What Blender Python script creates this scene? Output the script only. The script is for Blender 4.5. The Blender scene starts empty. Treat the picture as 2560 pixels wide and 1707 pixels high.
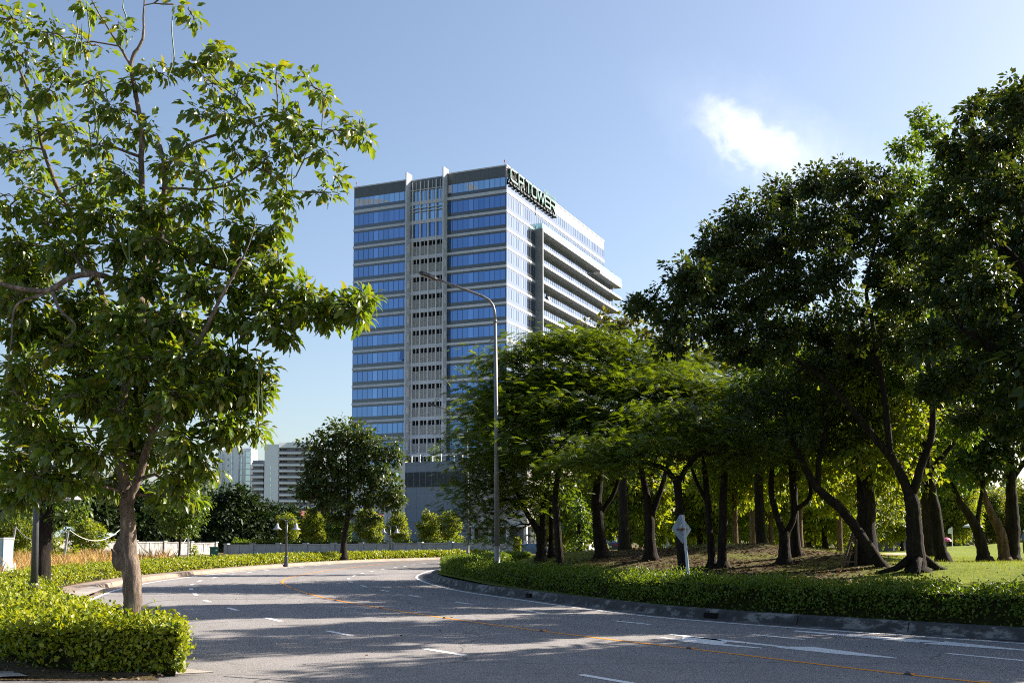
import bpy, math, random
import numpy as np
from mathutils import Vector, Matrix, geometry
R = math.radians
PI = math.pi
C = bpy.context.scene.collection
SC = bpy.context.scene

# ------------------------------------------------------------------ camera, sky, sun, exposure
F, PCX, PCY, PITCH, EYE = 2737.0, 1280.0, 1159.0, R(4.0), 1.7      # measured on the 2560 px wide photo
cam_d = bpy.data.cameras.new("camera")
cam_d.sensor_width = 36.0
cam_d.lens = 36.0 * F / 2560.0
cam_d.shift_y = (PCY - 853.5) / 2560.0
cam_d.clip_start, cam_d.clip_end = 0.1, 6000.0
cam = bpy.data.objects.new("camera", cam_d)
cam.location = (0, 0, EYE)
cam.rotation_euler = (R(90) + PITCH, 0, 0)
C.objects.link(cam)
SC.camera = cam

SUN_AZ, SUN_EL = R(25.0), R(32.0)                                    # from +X towards +Y
SUN = Vector((math.cos(SUN_EL) * math.cos(SUN_AZ), math.cos(SUN_EL) * math.sin(SUN_AZ), math.sin(SUN_EL)))
W = bpy.data.worlds.new("World")
SC.world = W
W.use_nodes = True
nt = W.node_tree
bg = nt.nodes["Background"]
sky = nt.nodes.new("ShaderNodeTexSky")
sky.sky_type = 'NISHITA'
sky.sun_disc = False
sky.sun_elevation = SUN_EL
sky.sun_rotation = PI / 2 - SUN_AZ
sky.air_density, sky.dust_density, sky.ozone_density = 1.0, 1.5, 4.0
bg.inputs[1].default_value = 0.079

def cam_dir(u, v):
    x, z = (u - PCX) / F, (PCY - v) / F
    c, s = math.cos(PITCH), math.sin(PITCH)
    return Vector((x, c - s * z, s + c * z))
# one small wispy cloud, placed by its direction in the sky
cd = cam_dir(1846, 336).normalized()
ce = Vector((cd.y, -cd.x, 0)).normalized()
cn = ce.cross(cd).normalized()
def wn(t, **k):
    n = nt.nodes.new(t)
    for a, b in k.items():
        setattr(n, a, b)
    return n
tc = wn("ShaderNodeTexCoord")
def wdot(vec):
    n = wn("ShaderNodeVectorMath", operation='DOT_PRODUCT')
    nt.links.new(tc.outputs["Generated"], n.inputs[0])
    n.inputs[1].default_value = vec
    return n.outputs["Value"]
def wmath(op, a, b=None, clamp=False):
    n = wn("ShaderNodeMath", operation=op, use_clamp=clamp)
    for i, q in enumerate((a, b)):
        if q is None:
            continue
        if isinstance(q, (int, float)):
            n.inputs[i].default_value = q
        else:
            nt.links.new(q, n.inputs[i])
    return n.outputs[0]
def wnoise(scale, detail, rough, dist=0.0):
    n = wn("ShaderNodeTexNoise")
    n.inputs["Scale"].default_value, n.inputs["Detail"].default_value = scale, detail
    n.inputs["Roughness"].default_value, n.inputs["Distortion"].default_value = rough, dist
    nt.links.new(tc.outputs["Generated"], n.inputs["Vector"])
    return n.outputs["Fac"]
ca, sa = math.cos(R(-32)), math.sin(R(-32))
cx = wmath('ADD', wdot(ce * ca + cn * sa), wmath('MULTIPLY', wmath('SUBTRACT', wnoise(26, 5, .6), .5), .045))
cy = wmath('ADD', wdot(cn * ca - ce * sa), wmath('MULTIPLY', wmath('SUBTRACT', wnoise(31, 6, .62, .6), .5), .05))
def ell(ox, oy, kx, ky):
    return wmath('SQRT', wmath('ADD', wmath('POWER', wmath('MULTIPLY', wmath('SUBTRACT', cx, ox), kx), 2.0), wmath('POWER', wmath('MULTIPLY', wmath('SUBTRACT', cy, oy), ky), 2.0)))
wisp = wnoise(34, 8, .72, 1.2)
core = wmath('POWER', wmath('SUBTRACT', 1.0, ell(.008, 0, 15, 40), True), 1.5)
core = wmath('MULTIPLY', core, wmath('MULTIPLY', wisp, 1.75), True)
veil = wmath('POWER', wmath('SUBTRACT', 1.0, ell(.05, .004, 6.0, 18), True), 1.3)
veil = wmath('MULTIPLY', veil, wmath('MULTIPLY', wnoise(16, 7, .7, 1.5), .5), True)
dens = wmath('ADD', core, veil, True)
front = wmath('GREATER_THAN', wdot(cd), 0.5)
dens = wmath('MULTIPLY', dens, wmath('MULTIPLY', front, 0.95))
mx = wn("ShaderNodeMix", data_type='RGBA')
nt.links.new(dens, mx.inputs["Factor"])
tint = wn("ShaderNodeMix", data_type='RGBA', blend_type='MULTIPLY')
tint.inputs["Factor"].default_value = 1.0
tint.inputs["B"].default_value = (.96, .87, .79, 1)
hs = wn("ShaderNodeHueSaturation")
hs.inputs["Saturation"].default_value = .97
nt.links.new(sky.outputs[0], hs.inputs["Color"])
nt.links.new(hs.outputs[0], tint.inputs["A"])
nt.links.new(tint.outputs["Result"], mx.inputs["A"])
mx.inputs["B"].default_value = (6.6, 6.6, 6.8, 1)
nt.links.new(mx.outputs["Result"], bg.inputs[0])

sun_d = bpy.data.lights.new("sun", 'SUN')
sun_d.energy = 5.0
sun_d.angle = R(0.53)
sun_d.color = (1.0, 0.90, 0.78)
sun = bpy.data.objects.new("sun", sun_d)
sun.rotation_euler = SUN.to_track_quat('Z', 'Y').to_euler()
sun.location = (60, 20, 60)
C.objects.link(sun)

SC.render.engine = 'CYCLES'
SC.view_settings.view_transform = 'Standard'
SC.view_settings.look = 'None'
SC.view_settings.exposure = 1.6
SC.view_settings.gamma = 1.0
SC.cycles.max_bounces = 6
SC.cycles.diffuse_bounces = 3
SC.cycles.glossy_bounces = 3
SC.cycles.transmission_bounces = 4
SC.cycles.transparent_max_bounces = 8
SC.cycles.use_denoising = False
SC.cycles.filter_width = 1.05
SC.cycles.caustics_reflective = False
SC.cycles.caustics_refractive = False
SC.cycles.sample_clamp_indirect = 6.0

# ------------------------------------------------------------------ pixel <-> place helpers
def P(u, v, D):                       # the point at depth D along the ray through photo pixel (u, v)
    d = cam_dir(u, v)
    return Vector((0, 0, EYE)) + d * (D / d.y)
def G(u, v, z=0.0):                   # where that ray meets the height z
    d = cam_dir(u, v)
    return Vector((0, 0, EYE)) + d * ((z - EYE) / d.z)
def UX(u, D):                         # x at horizon level for column u and depth D
    return (u - PCX) / F * D / math.cos(PITCH)

# ------------------------------------------------------------------ object helpers
def tag(o, label=None, cat=None, group=None, kind=None):
    if label: o['label'] = label
    if cat: o['category'] = cat
    if group: o['group'] = group
    if kind: o['kind'] = kind
    return o
def thing(name, label, cat, loc=(0, 0, 0), rz=0.0, group=None):
    o = bpy.data.objects.new(name, None)
    C.objects.link(o)
    o.location = loc
    o.rotation_euler = (0, 0, rz)
    o.empty_display_size = 0.3
    return tag(o, label, cat, group)
def children(o):
    return list(o.children)
def copy_tree(o, parent=None, label=None):
    kids = children(o)
    c = o.copy()
    C.objects.link(c)
    c.parent = parent
    if label: c['label'] = label
    for ch in kids:
        copy_tree(ch, c)
    return c
def link(name, me, mats, parent=None):
    o = bpy.data.objects.new(name, me)
    for m in (mats if isinstance(mats, (list, tuple)) else [mats]):
        me.materials.append(m)
    C.objects.link(o)
    if parent is not None:
        o.parent = parent
    return o

class MB:                              # collects geometry, builds ONE mesh object
    def __init__(s): s.v, s.f, s.m = [], [], []
    def add(s, vs, fs, m=0):
        b = len(s.v)
        s.v += [tuple(p) for p in vs]
        s.f += [tuple(b + i for i in f) for f in fs]
        s.m += [m] * len(fs)
    def obox(s, o, X, Y, Z, m=0):      # corner + three edge vectors
        o, X, Y, Z = Vector(o), Vector(X), Vector(Y), Vector(Z)
        vs = [o, o + X, o + X + Y, o + Y, o + Z, o + X + Z, o + X + Y + Z, o + Y + Z]
        fs = [(0, 3, 2, 1), (4, 5, 6, 7), (0, 1, 5, 4), (1, 2, 6, 5), (2, 3, 7, 6), (3, 0, 4, 7)]
        if X.cross(Y).dot(Z) < 0:
            fs = [f[::-1] for f in fs]
        s.add(vs, fs, m)
    def box(s, c, d, m=0, rz=0.0):     # centre, size
        q = Matrix.Rotation(rz, 3, 'Z')
        X, Y, Z = q @ Vector((d[0], 0, 0)), q @ Vector((0, d[1], 0)), Vector((0, 0, d[2]))
        s.obox(Vector(c) - (X + Y + Z) / 2, X, Y, Z, m)
    def quad(s, a, b, c, d, m=0): s.add([a, b, c, d], [(0, 1, 2, 3)], m)
    def tube(s, pts, rad, n=8, m=0, cap=True):
        pts = [Vector(p) for p in pts]
        if isinstance(rad, (int, float)): rad = [rad] * len(pts)
        t0 = (pts[1] - pts[0]).normalized()
        nrm = t0.orthogonal().normalized()
        vs, fs = [], []
        for i, p in enumerate(pts):
            t = (pts[min(i + 1, len(pts) - 1)] - pts[max(i - 1, 0)])
            t = t.normalized() if t.length > 1e-9 else t0
            nrm = (nrm - t * nrm.dot(t))
            nrm = nrm.normalized() if nrm.length > 1e-6 else t.orthogonal().normalized()
            b = t.cross(nrm)
            for k in range(n):
                a = 2 * PI * k / n
                vs.append(p + (nrm * math.cos(a) + b * math.sin(a)) * rad[i])
        for i in range(len(pts) - 1):
            for k in range(n):
                k2 = (k + 1) % n
                fs.append((i * n + k, i * n + k2, (i + 1) * n + k2, (i + 1) * n + k))
        if cap:
            fs.append(tuple(reversed(range(n))))
            fs.append(tuple((len(pts) - 1) * n + k for k in range(n)))
        s.add(vs, fs, m)
    def lathe(s, c, prof, n=20, m=0):  # prof: (radius, z)
        c = Vector(c)
        vs, fs = [], []
        for r, z in prof:
            for k in range(n):
                a = 2 * PI * k / n
                vs.append(c + Vector((r * math.cos(a), r * math.sin(a), z)))
        for i in range(len(prof) - 1):
            for k in range(n):
                k2 = (k + 1) % n
                fs.append((i * n + k, i * n + k2, (i + 1) * n + k2, (i + 1) * n + k))
        s.add(vs, fs, m)
    def poly(s, pts, m=0): s.add(pts, [tuple(range(len(pts)))], m)
    def build(s, name, mats, parent=None, origin=None, smooth=False):
        me = bpy.data.meshes.new(name)
        vs = s.v
        if origin is not None:
            ox, oy, oz = origin
            vs = [(a - ox, b - oy, c - oz) for a, b, c in vs]
        me.from_pydata(vs, [], s.f)
        me.polygons.foreach_set("material_index", s.m)
        if smooth:
            me.polygons.foreach_set("use_smooth", [True] * len(s.f))
        me.update()
        return link(name, me, mats, parent)

def np_mesh(name, V, T, mats, parent=None, smooth=False):      # V (n,3), T (m,k)
    me = bpy.data.meshes.new(name)
    V = np.ascontiguousarray(V, np.float32)
    T = np.ascontiguousarray(T, np.int32)
    m, k = T.shape
    me.vertices.add(len(V))
    me.vertices.foreach_set("co", V.ravel())
    me.loops.add(m * k)
    me.loops.foreach_set("vertex_index", T.ravel())
    me.polygons.add(m)
    me.polygons.foreach_set("loop_start", np.arange(0, m * k, k, dtype=np.int32))
    me.polygons.foreach_set("loop_total", np.full(m, k, np.int32))
    if smooth:
        me.polygons.foreach_set("use_smooth", np.ones(m, bool))
    me.update(calc_edges=True)
    return link(name, me, mats, parent)

# ------------------------------------------------------------------ materials
def mat(name):
    m = bpy.data.materials.new(name)
    m.use_nodes = True
    return m, m.node_tree, m.node_tree.nodes["Principled BSDF"]
def nd(t, typ, **k):
    n = t.nodes.new(typ)
    for a, b in k.items():
        setattr(n, a, b)
    return n
def noise(t, scale, detail=4, rough=.55, coord="Object", dist=0.0, vec=None):
    c = nd(t, "ShaderNodeTexCoord")
    n = nd(t, "ShaderNodeTexNoise")
    n.inputs["Scale"].default_value, n.inputs["Detail"].default_value = scale, detail
    n.inputs["Roughness"].default_value, n.inputs["Distortion"].default_value = rough, dist
    if vec is not None:
        mp = nd(t, "ShaderNodeMapping")
        mp.inputs["Scale"].default_value = vec
        t.links.new(c.outputs[coord], mp.inputs["Vector"])
        t.links.new(mp.outputs[0], n.inputs["Vector"])
    else:
        t.links.new(c.outputs[coord], n.inputs["Vector"])
    return n.outputs["Fac"]
def ramp(t, fac, stops):
    r = nd(t, "ShaderNodeValToRGB")
    e = r.color_ramp.elements
    while len(e) < len(stops): e.new(0.5)
    for i, (p, c) in enumerate(stops):
        e[i].position = p
        e[i].color = (*c, 1) if len(c) == 3 else c
    t.links.new(fac, r.inputs[0])
    return r.outputs[0]
def mixc(t, fac, a, b, blend='MIX'):
    m = nd(t, "ShaderNodeMix", data_type='RGBA', blend_type=blend)
    for key, q in (("Factor", fac), ("A", a), ("B", b)):
        i = m.inputs[key]
        if isinstance(q, (int, float)): i.default_value = q
        elif isinstance(q, tuple): i.default_value = (*q, 1) if len(q) == 3 else q
        else: t.links.new(q, i)
    return m.outputs["Result"]
def mth(t, op, a, b=None, clamp=False):
    n = nd(t, "ShaderNodeMath", operation=op, use_clamp=clamp)
    for i, q in enumerate((a, b)):
        if q is None: continue
        if isinstance(q, (int, float)): n.inputs[i].default_value = q
        else: t.links.new(q, n.inputs[i])
    return n.outputs[0]
def bump(t, bs, h, strength, dist=.02):
    b = nd(t, "ShaderNodeBump")
    b.inputs["Strength"].default_value, b.inputs["Distance"].default_value = strength, dist
    t.links.new(h, b.inputs["Height"])
    t.links.new(b.outputs[0], bs.inputs["Normal"])
def plain(name, col, rough=.6, metal=0.0, var=.12, scale=3.0, spec=.5):
    m, t, b = mat(name)
    n = noise(t, scale, 5, .6)
    lo, hi = tuple(c * (1 - var) for c in col), tuple(min(1, c * (1 + var)) for c in col)
    t.links.new(ramp(t, n, [(.3, lo), (.7, hi)]), b.inputs["Base Color"])
    b.inputs["Roughness"].default_value, b.inputs["Metallic"].default_value = rough, metal
    b.inputs["Specular IOR Level"].default_value = spec
    return m
def leaf_mat(name, cols, trans=.35, tcol=None, rough=.45, spec=.5):
    m, t, b = mat(name)
    g = nd(t, "ShaderNodeNewGeometry")
    k = len(cols)
    col = ramp(t, g.outputs["Random Per Island"], [((i + .5) / k, c) for i, c in enumerate(cols)])
    t.links.new(col, b.inputs["Base Color"])
    b.inputs["Roughness"].default_value = rough
    b.inputs["Specular IOR Level"].default_value = spec
    tr = nd(t, "ShaderNodeBsdfTranslucent")
    tm = mixc(t, 1.0, col, tcol or (2.2, 2.0, .7), 'MULTIPLY')
    t.links.new(tm, tr.inputs["Color"])
    mxs = nd(t, "ShaderNodeMixShader")
    mxs.inputs[0].default_value = trans
    t.links.new(b.outputs[0], mxs.inputs[1])
    t.links.new(tr.outputs[0], mxs.inputs[2])
    t.links.new(mxs.outputs[0], t.nodes["Material Output"].inputs[0])
    return m
def bark_mat(name, a, b_, scale=6.0, moss=(.035, .045, .018)):
    m, t, b = mat(name)
    n = noise(t, scale * .5, 5, .65)
    n2 = noise(t, scale * 2.6, 7, .75, vec=(1, 1, .16), dist=.6)
    n3 = noise(t, scale * .9, 4, .6)
    col = mixc(t, .6, ramp(t, n, [(.3, a), (.7, b_)]), ramp(t, n2, [(.36, tuple(c * .25 for c in a)), (.5, a), (.64, tuple(c * 1.35 for c in b_))]))
    col = mixc(t, ramp(t, n3, [(.58, (0, 0, 0)), (.7, (.55, .55, .55))]), col, moss)
    t.links.new(col, b.inputs["Base Color"])
    b.inputs["Roughness"].default_value = .92
    b.inputs["Specular IOR Level"].default_value = .2
    bump(t, b, n2, 1.0, .09)
    return m

M = {}
M['near_leaf'] = leaf_mat("near_leaf", [(.055, .098, .011), (.075, .128, .014), (.10, .155, .018), (.125, .175, .022), (.085, .138, .014), (.06, .105, .013), (.16, .155, .024), (.115, .165, .022)], .43, (2.1, 1.9, .42), .28, .55)
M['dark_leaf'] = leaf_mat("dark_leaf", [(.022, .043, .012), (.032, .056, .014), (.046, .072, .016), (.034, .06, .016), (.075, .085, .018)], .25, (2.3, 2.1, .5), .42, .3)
M['mid_leaf'] = leaf_mat("mid_leaf", [(0.036, 0.072, 0.012), (0.060, 0.108, 0.014), (0.084, 0.144, 0.019), (0.054, 0.102, 0.017), (0.108, 0.144, 0.024)], 0.38, (2.3, 2.1, .5), .45, .45)
M['broad_leaf'] = leaf_mat("broad_leaf", [(.024, .045, .010), (.04, .068, .012), (.058, .092, .015), (.035, .062, .012), (.075, .09, .018)], .3, (2.2, 2.0, .5), .45, .4)
M['frond_leaf'] = leaf_mat("frond_leaf", [(.05, .088, .012), (.07, .118, .014), (.10, .15, .018), (.062, .105, .013), (.115, .145, .018)], .38, (2.1, 1.9, .4), .5, .3)
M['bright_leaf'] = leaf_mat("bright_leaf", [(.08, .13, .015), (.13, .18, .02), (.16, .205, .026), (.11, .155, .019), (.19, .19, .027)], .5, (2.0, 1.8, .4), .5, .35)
M['olive_leaf'] = leaf_mat("olive_leaf", [(.06, .075, .012), (.09, .10, .016), (.12, .11, .02), (.07, .09, .014)], .35, (2.2, 1.9, .5), .5, .35)
M['far_leaf'] = leaf_mat("far_leaf", [(.04, .07, .03), (.055, .09, .035), (.07, .105, .04), (.09, .10, .06)], .3, (1.8, 1.8, .9), .7, .2)
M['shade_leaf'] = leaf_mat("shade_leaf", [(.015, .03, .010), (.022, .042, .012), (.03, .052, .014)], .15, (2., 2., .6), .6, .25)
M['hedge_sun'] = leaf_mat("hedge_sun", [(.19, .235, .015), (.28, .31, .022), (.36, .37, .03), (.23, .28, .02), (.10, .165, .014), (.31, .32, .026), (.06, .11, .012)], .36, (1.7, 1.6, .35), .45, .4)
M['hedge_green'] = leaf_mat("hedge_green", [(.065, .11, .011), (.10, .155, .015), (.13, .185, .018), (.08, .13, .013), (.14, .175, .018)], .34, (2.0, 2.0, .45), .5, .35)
M['dry_grass'] = leaf_mat("dry_grass", [(.42, .26, .11), (.56, .38, .18), (.62, .44, .22), (.36, .24, .10), (.24, .22, .06)], .4, (1.3, 1.15, .8), .8, .1)
M['green_grass'] = leaf_mat("green_grass", [(.10, .15, .014), (.15, .20, .02), (.20, .24, .024), (.22, .21, .035)], .4, (1.8, 1.7, .45), .7, .15)
M['litter'] = leaf_mat("litter", [(.06, .036, .02), (.10, .063, .034), (.15, .10, .06), (.045, .03, .018), (.20, .15, .10)], .12, (1.5, 1.2, .8), .8, .15)
M['hedge_core'] = plain("hedge_core", (.02, .022, .008), .95, 0, .4, 9, .05)
M['bark_near'] = bark_mat("bark_near", (.16, .122, .096), (.36, .285, .23), 5, (.16, .14, .10))
M['bark_dark'] = bark_mat("bark_dark", (.013, .010, .008), (.042, .031, .024), 4)
M['bark_warm'] = bark_mat("bark_warm", (.09, .055, .035), (.2, .13, .09), 4)
M['twig'] = plain("twig", (.075, .055, .04), .9, 0, .3, 12, .2)
M['pod'] = plain("pod", (.07, .11, .02), .5, 0, .3, 6)
M['concrete'] = plain("concrete", (.32, .29, .26), .9, 0, .25, 1.6, .2)
M['white_paint'] = plain("white_paint", (.72, .72, .70), .7, 0, .08, 5)
M['white_wall'] = plain("white_wall", (.64, .65, .66), .7, 0, .05, .6)
M['white_bright'] = plain('white_bright', (.80, .83, .88), .7, 0, .04, .3)
M['pale_band'] = plain("pale_band", (.46, .50, .555), .55, 0, .08, .8)
M['grey_panel'] = plain("grey_panel", (.20, .222, .24), .45, 0, .08, .5)
M['dark_panel'] = plain("dark_panel", (.07, .083, .09), .4, 0, .1, .5)
M['lit_panel'] = plain("lit_panel", (.33, .325, .33), .5, 0, .06, .5)
M['louvre'] = plain("louvre", (.33, .34, .33), .6, 0, .08, 1)
M['black_void'] = plain("black_void", (.012, .012, .012), .9, 0, .1, 1, .1)
M['dark_metal'] = plain("dark_metal", (.05, .052, .056), .5, .3, .15, 5)
M['galv'] = plain("galv", (.33, .34, .35), .5, .5, .25, 4)
M['lamp_grey'] = plain("lamp_grey", (.075, .08, .09), .45, .2, .2, 4)
M['lamp_shade'] = plain("lamp_shade", (.33, .33, .36), .45, .1, .1, 4)
M['teal'] = plain("teal", (.13, .30, .27), .45, 0, .12, 2)
M['sign_dark'] = plain("sign_dark", (.012, .025, .022), .6, 0, .2, 2)
M['red'] = plain("red", (.45, .02, .03), .5)
M['orange'] = plain("orange", (.75, .22, .02), .5)
M['rust'] = plain("rust", (.20, .085, .04), .9, 0, .4, 20)
M['sign_back'] = plain("sign_back", (.22, .30, .38), .6, 0, .06, 3)
M['post_paint'] = plain("post_paint", (.38, .45, .52), .55, 0, .15, 6)
M['cabinet_green'] = plain("cabinet_green", (.012, .12, .09), .5, 0, .15, 3)
M['box_blue'] = plain("box_blue", (.30, .45, .51), .5, 0, .1, 3)
M['tent_blue'] = plain("tent_blue", (.42, .55, .66), .6, 0, .12, 2)
M['beige_wall'] = plain("beige_wall", (.46, .44, .41), .7, 0, .06, .4)
M['car_dark'] = plain("car_dark", (.03, .032, .037), .25, .2)
M['car_white'] = plain("car_white", (.7, .7, .7), .3)
M['car_blue'] = plain("car_blue", (.12, .2, .33), .3, .2)
M['rubber'] = plain("rubber", (.02, .02, .02), .85)
M['cable'] = plain("cable", (.55, .54, .52), .7)
M['roof_red'] = plain("roof_red", (.16, .03, .035), .8)
M['pink'] = plain("pink", (.75, .12, .28), .6)
M['skin'] = plain("skin", (.35, .2, .13), .6)
M['cloth_blue'] = plain("cloth_blue", (.08, .16, .35), .8)
M['wood'] = plain("wood", (.09, .06, .04), .9, 0, .3, 10)
M['sand'] = plain("sand", (.50, .38, .28), .95, 0, .1, 1, .05)
M['palm'] = leaf_mat("palm", [(.03, .06, .02), (.05, .08, .03)], .25, (1.8, 1.8, .6))

def glass_mat(name, base, tint, rough=.03, mixf=.8, graze=.44):
    m, t, b = mat(name)
    b.inputs["Base Color"].default_value = (*base, 1)
    b.inputs["Roughness"].default_value = .2
    gl = nd(t, "ShaderNodeBsdfGlossy")
    gl.inputs["Roughness"].default_value = rough
    g = nd(t, "ShaderNodeNewGeometry")
    n = noise(t, .12, 3, .5)
    lw_ = nd(t, "ShaderNodeLayerWeight")
    lw_.inputs["Blend"].default_value = .5
    hi = tuple(min(1, graze * c) for c in (1.0, 1.18, 1.42))
    tt = ramp(t, lw_.outputs["Facing"], [(.12, tint), (.60, hi)])
    tt = mixc(t, 1.0, tt, ramp(t, g.outputs["Random Per Island"], [(.0, (.86, .87, .88)), (.5, (1, 1, 1)), (.93, (1.06, 1.06, 1.05)), (.97, (1.3, 1.25, 1.2))]), 'MULTIPLY')
    tt = mixc(t, .12, tt, n, 'MULTIPLY')
    t.links.new(tt, gl.inputs["Color"])
    mxs = nd(t, "ShaderNodeMixShader")
    mxs.inputs[0].default_value = mixf
    t.links.new(b.outputs[0], mxs.inputs[1])
    t.links.new(gl.outputs[0], mxs.inputs[2])
    t.links.new(mxs.outputs[0], t.nodes["Material Output"].inputs[0])
    return m
M['glass'] = glass_mat("tower_glass", (.012, .03, .08), (.12, .22, .42))
M['glass_top'] = glass_mat("tower_glass_clear", (.08, .14, .22), (.26, .40, .56))
M['spandrel'] = glass_mat('spandrel', (.13, .14, .145), (.05, .06, .065), .12, .6, .42)
M['glass_green'] = glass_mat("green_glass", (.05, .11, .12), (.55, .7, .72))
M['rail_glass'] = glass_mat("rail_glass", (.42, .60, .62), (.8, .95, .97), .05, .35)

def clear_glass(name, col, fac):
    m, t, b = mat(name)
    tr = nd(t, "ShaderNodeBsdfTransparent")
    tr.inputs[0].default_value = (*col, 1)
    b.inputs["Base Color"].default_value = (.55, .75, .78, 1)
    b.inputs["Roughness"].default_value = .1
    mxs = nd(t, "ShaderNodeMixShader")
    mxs.inputs[0].default_value = fac
    t.links.new(tr.outputs[0], mxs.inputs[1])
    t.links.new(b.outputs[0], mxs.inputs[2])
    t.links.new(mxs.outputs[0], t.nodes["Material Output"].inputs[0])
    return m
M['balustrade'] = clear_glass("balustrade", (.8, .95, .96), .35)

# asphalt: pale worn aggregate with darker patches, cracks and drips
m, t, b = mat("asphalt")
n1, n2, n3 = noise(t, .25, 5, .65), noise(t, 4.5, 6, .75), noise(t, 38, 4, .85)
col = ramp(t, n1, [(.3, (.20, .188, .182)), (.52, (.25, .235, .228)), (.72, (.285, .268, .26))])
col = mixc(t, .55, col, ramp(t, n3, [(.36, (.05, .05, .05)), (.5, (.26, .245, .238)), (.64, (.47, .445, .435))]))
col = mixc(t, ramp(t, n2, [(.52, (0, 0, 0)), (.72, (.5, .5, .5))]), col, (.10, .097, .096))
sp = noise(t, 1.1, 3, .5)
col = mixc(t, ramp(t, sp, [(.66, (0, 0, 0)), (.72, (.35, .35, .35))]), col, (.09, .088, .088))
vo = nd(t, "ShaderNodeTexVoronoi", feature='DISTANCE_TO_EDGE')
vo.inputs["Scale"].default_value = .11
tcx = nd(t, "ShaderNodeTexCoord")
wv = nd(t, "ShaderNodeVectorMath", operation='ADD')
nz = nd(t, "ShaderNodeTexNoise"); nz.inputs["Scale"].default_value = .9
t.links.new(tcx.outputs["Object"], nz.inputs["Vector"])
t.links.new(tcx.outputs["Object"], wv.inputs[0]); t.links.new(nz.outputs["Color"], wv.inputs[1])
t.links.new(wv.outputs[0], vo.inputs["Vector"])
col = mixc(t, ramp(t, vo.outputs["Distance"], [(.0012, (.65, .65, .65)), (.0035, (0, 0, 0))]), col, (.045, .045, .045))
at_ = nd(t, "ShaderNodeAttribute", attribute_name="litter")
wr = ramp(t, at_.outputs["Fac"], [(.0, (.42, .42, .42)), (.5, (.88, .88, .88)), (1, (1.12, 1.12, 1.12))])
n5 = noise(t, 1.4, 6, .7)
wr = mixc(t, ramp(t, n5, [(.3, (.25, .25, .25)), (.65, (1, 1, 1))]), (.93, .93, .93), wr)
col = mixc(t, 1.0, col, wr, 'MULTIPLY')
t.links.new(col, b.inputs["Base Color"])
b.inputs["Roughness"].default_value = .75
b.inputs["Specular IOR Level"].default_value = .22
bump(t, b, n3, .9, .015)
M['asphalt'] = m
# painted lines, worn
def paint(name, c, wear):
    m, t, b = mat(name)
    n = noise(t, 14, 6, .75)
    t.links.new(ramp(t, n, [(wear - .06, tuple(x * .35 for x in c)), (wear + .04, c)]), b.inputs["Base Color"])
    b.inputs["Roughness"].default_value = .6
    return m
M['line_white'] = paint("line_white", (.72, .72, .70), .36)
M['line_yellow'] = paint("line_yellow", (.70, .27, .02), .40)
# stained kerb
m, t, b = mat("kerb_stained")
n1, n2 = noise(t, 1.7, 6, .7, vec=(1, 1, 2.2)), noise(t, 9, 5, .7)
col = ramp(t, n1, [(.42, (.018, .019, .019)), (.52, (.04, .04, .04)), (.57, (.20, .20, .195)), (.74, (.32, .315, .305))])
col = mixc(t, .3, col, ramp(t, n2, [(.3, (.015, .015, .015)), (.7, (.11, .11, .108))]))
t.links.new(col, b.inputs["Base Color"]); b.inputs["Roughness"].default_value = .85
bump(t, b, n2, .5, .02)
M['kerb_dark'] = m
m, t, b = mat("kerb_brown")
n1, n2 = noise(t, .8, 5, .65), noise(t, 7, 5, .7)
col = mixc(t, .4, ramp(t, n1, [(.3, (.16, .115, .085)), (.7, (.36, .27, .205))]), ramp(t, n2, [(.3, (.09, .07, .055)), (.7, (.38, .30, .24))]))
t.links.new(col, b.inputs["Base Color"]); b.inputs["Roughness"].default_value = .9
M['kerb_brown'] = m
# old white wall with black mould
m, t, b = mat("mouldy_white")
n1, n2 = noise(t, .9, 6, .75, vec=(1, 1, .6)), noise(t, 4, 6, .75, vec=(1, 1, .25))
col = mixc(t, ramp(t, n2, [(.45, (0, 0, 0)), (.62, (.8, .8, .8))]), ramp(t, n1, [(.35, (.17, .165, .155)), (.5, (.38, .375, .36))]), (.12, .115, .105))
t.links.new(col, b.inputs["Base Color"]); b.inputs["Roughness"].default_value = .9
M['mouldy'] = m
m, t, b = mat("grey_wall_paint")
n1 = noise(t, 1.2, 6, .7, vec=(1, 1, .4))
t.links.new(ramp(t, n1, [(.3, (.30, .31, .315)), (.7, (.42, .43, .43))]), b.inputs["Base Color"])
b.inputs["Roughness"].default_value = .8
M['grey_wall'] = m
# weathered lamp pole (galvanised with rust streaks)
m, t, b = mat("weathered_pole")
n1 = noise(t, 1.4, 6, .7, vec=(3, 3, .5))
t.links.new(ramp(t, n1, [(.38, (.20, .21, .22)), (.56, (.17, .17, .17)), (.66, (.15, .08, .045))]), b.inputs["Base Color"])
b.inputs["Roughness"].default_value, b.inputs["Metallic"].default_value = .5, .25
M['pole'] = m
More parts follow.
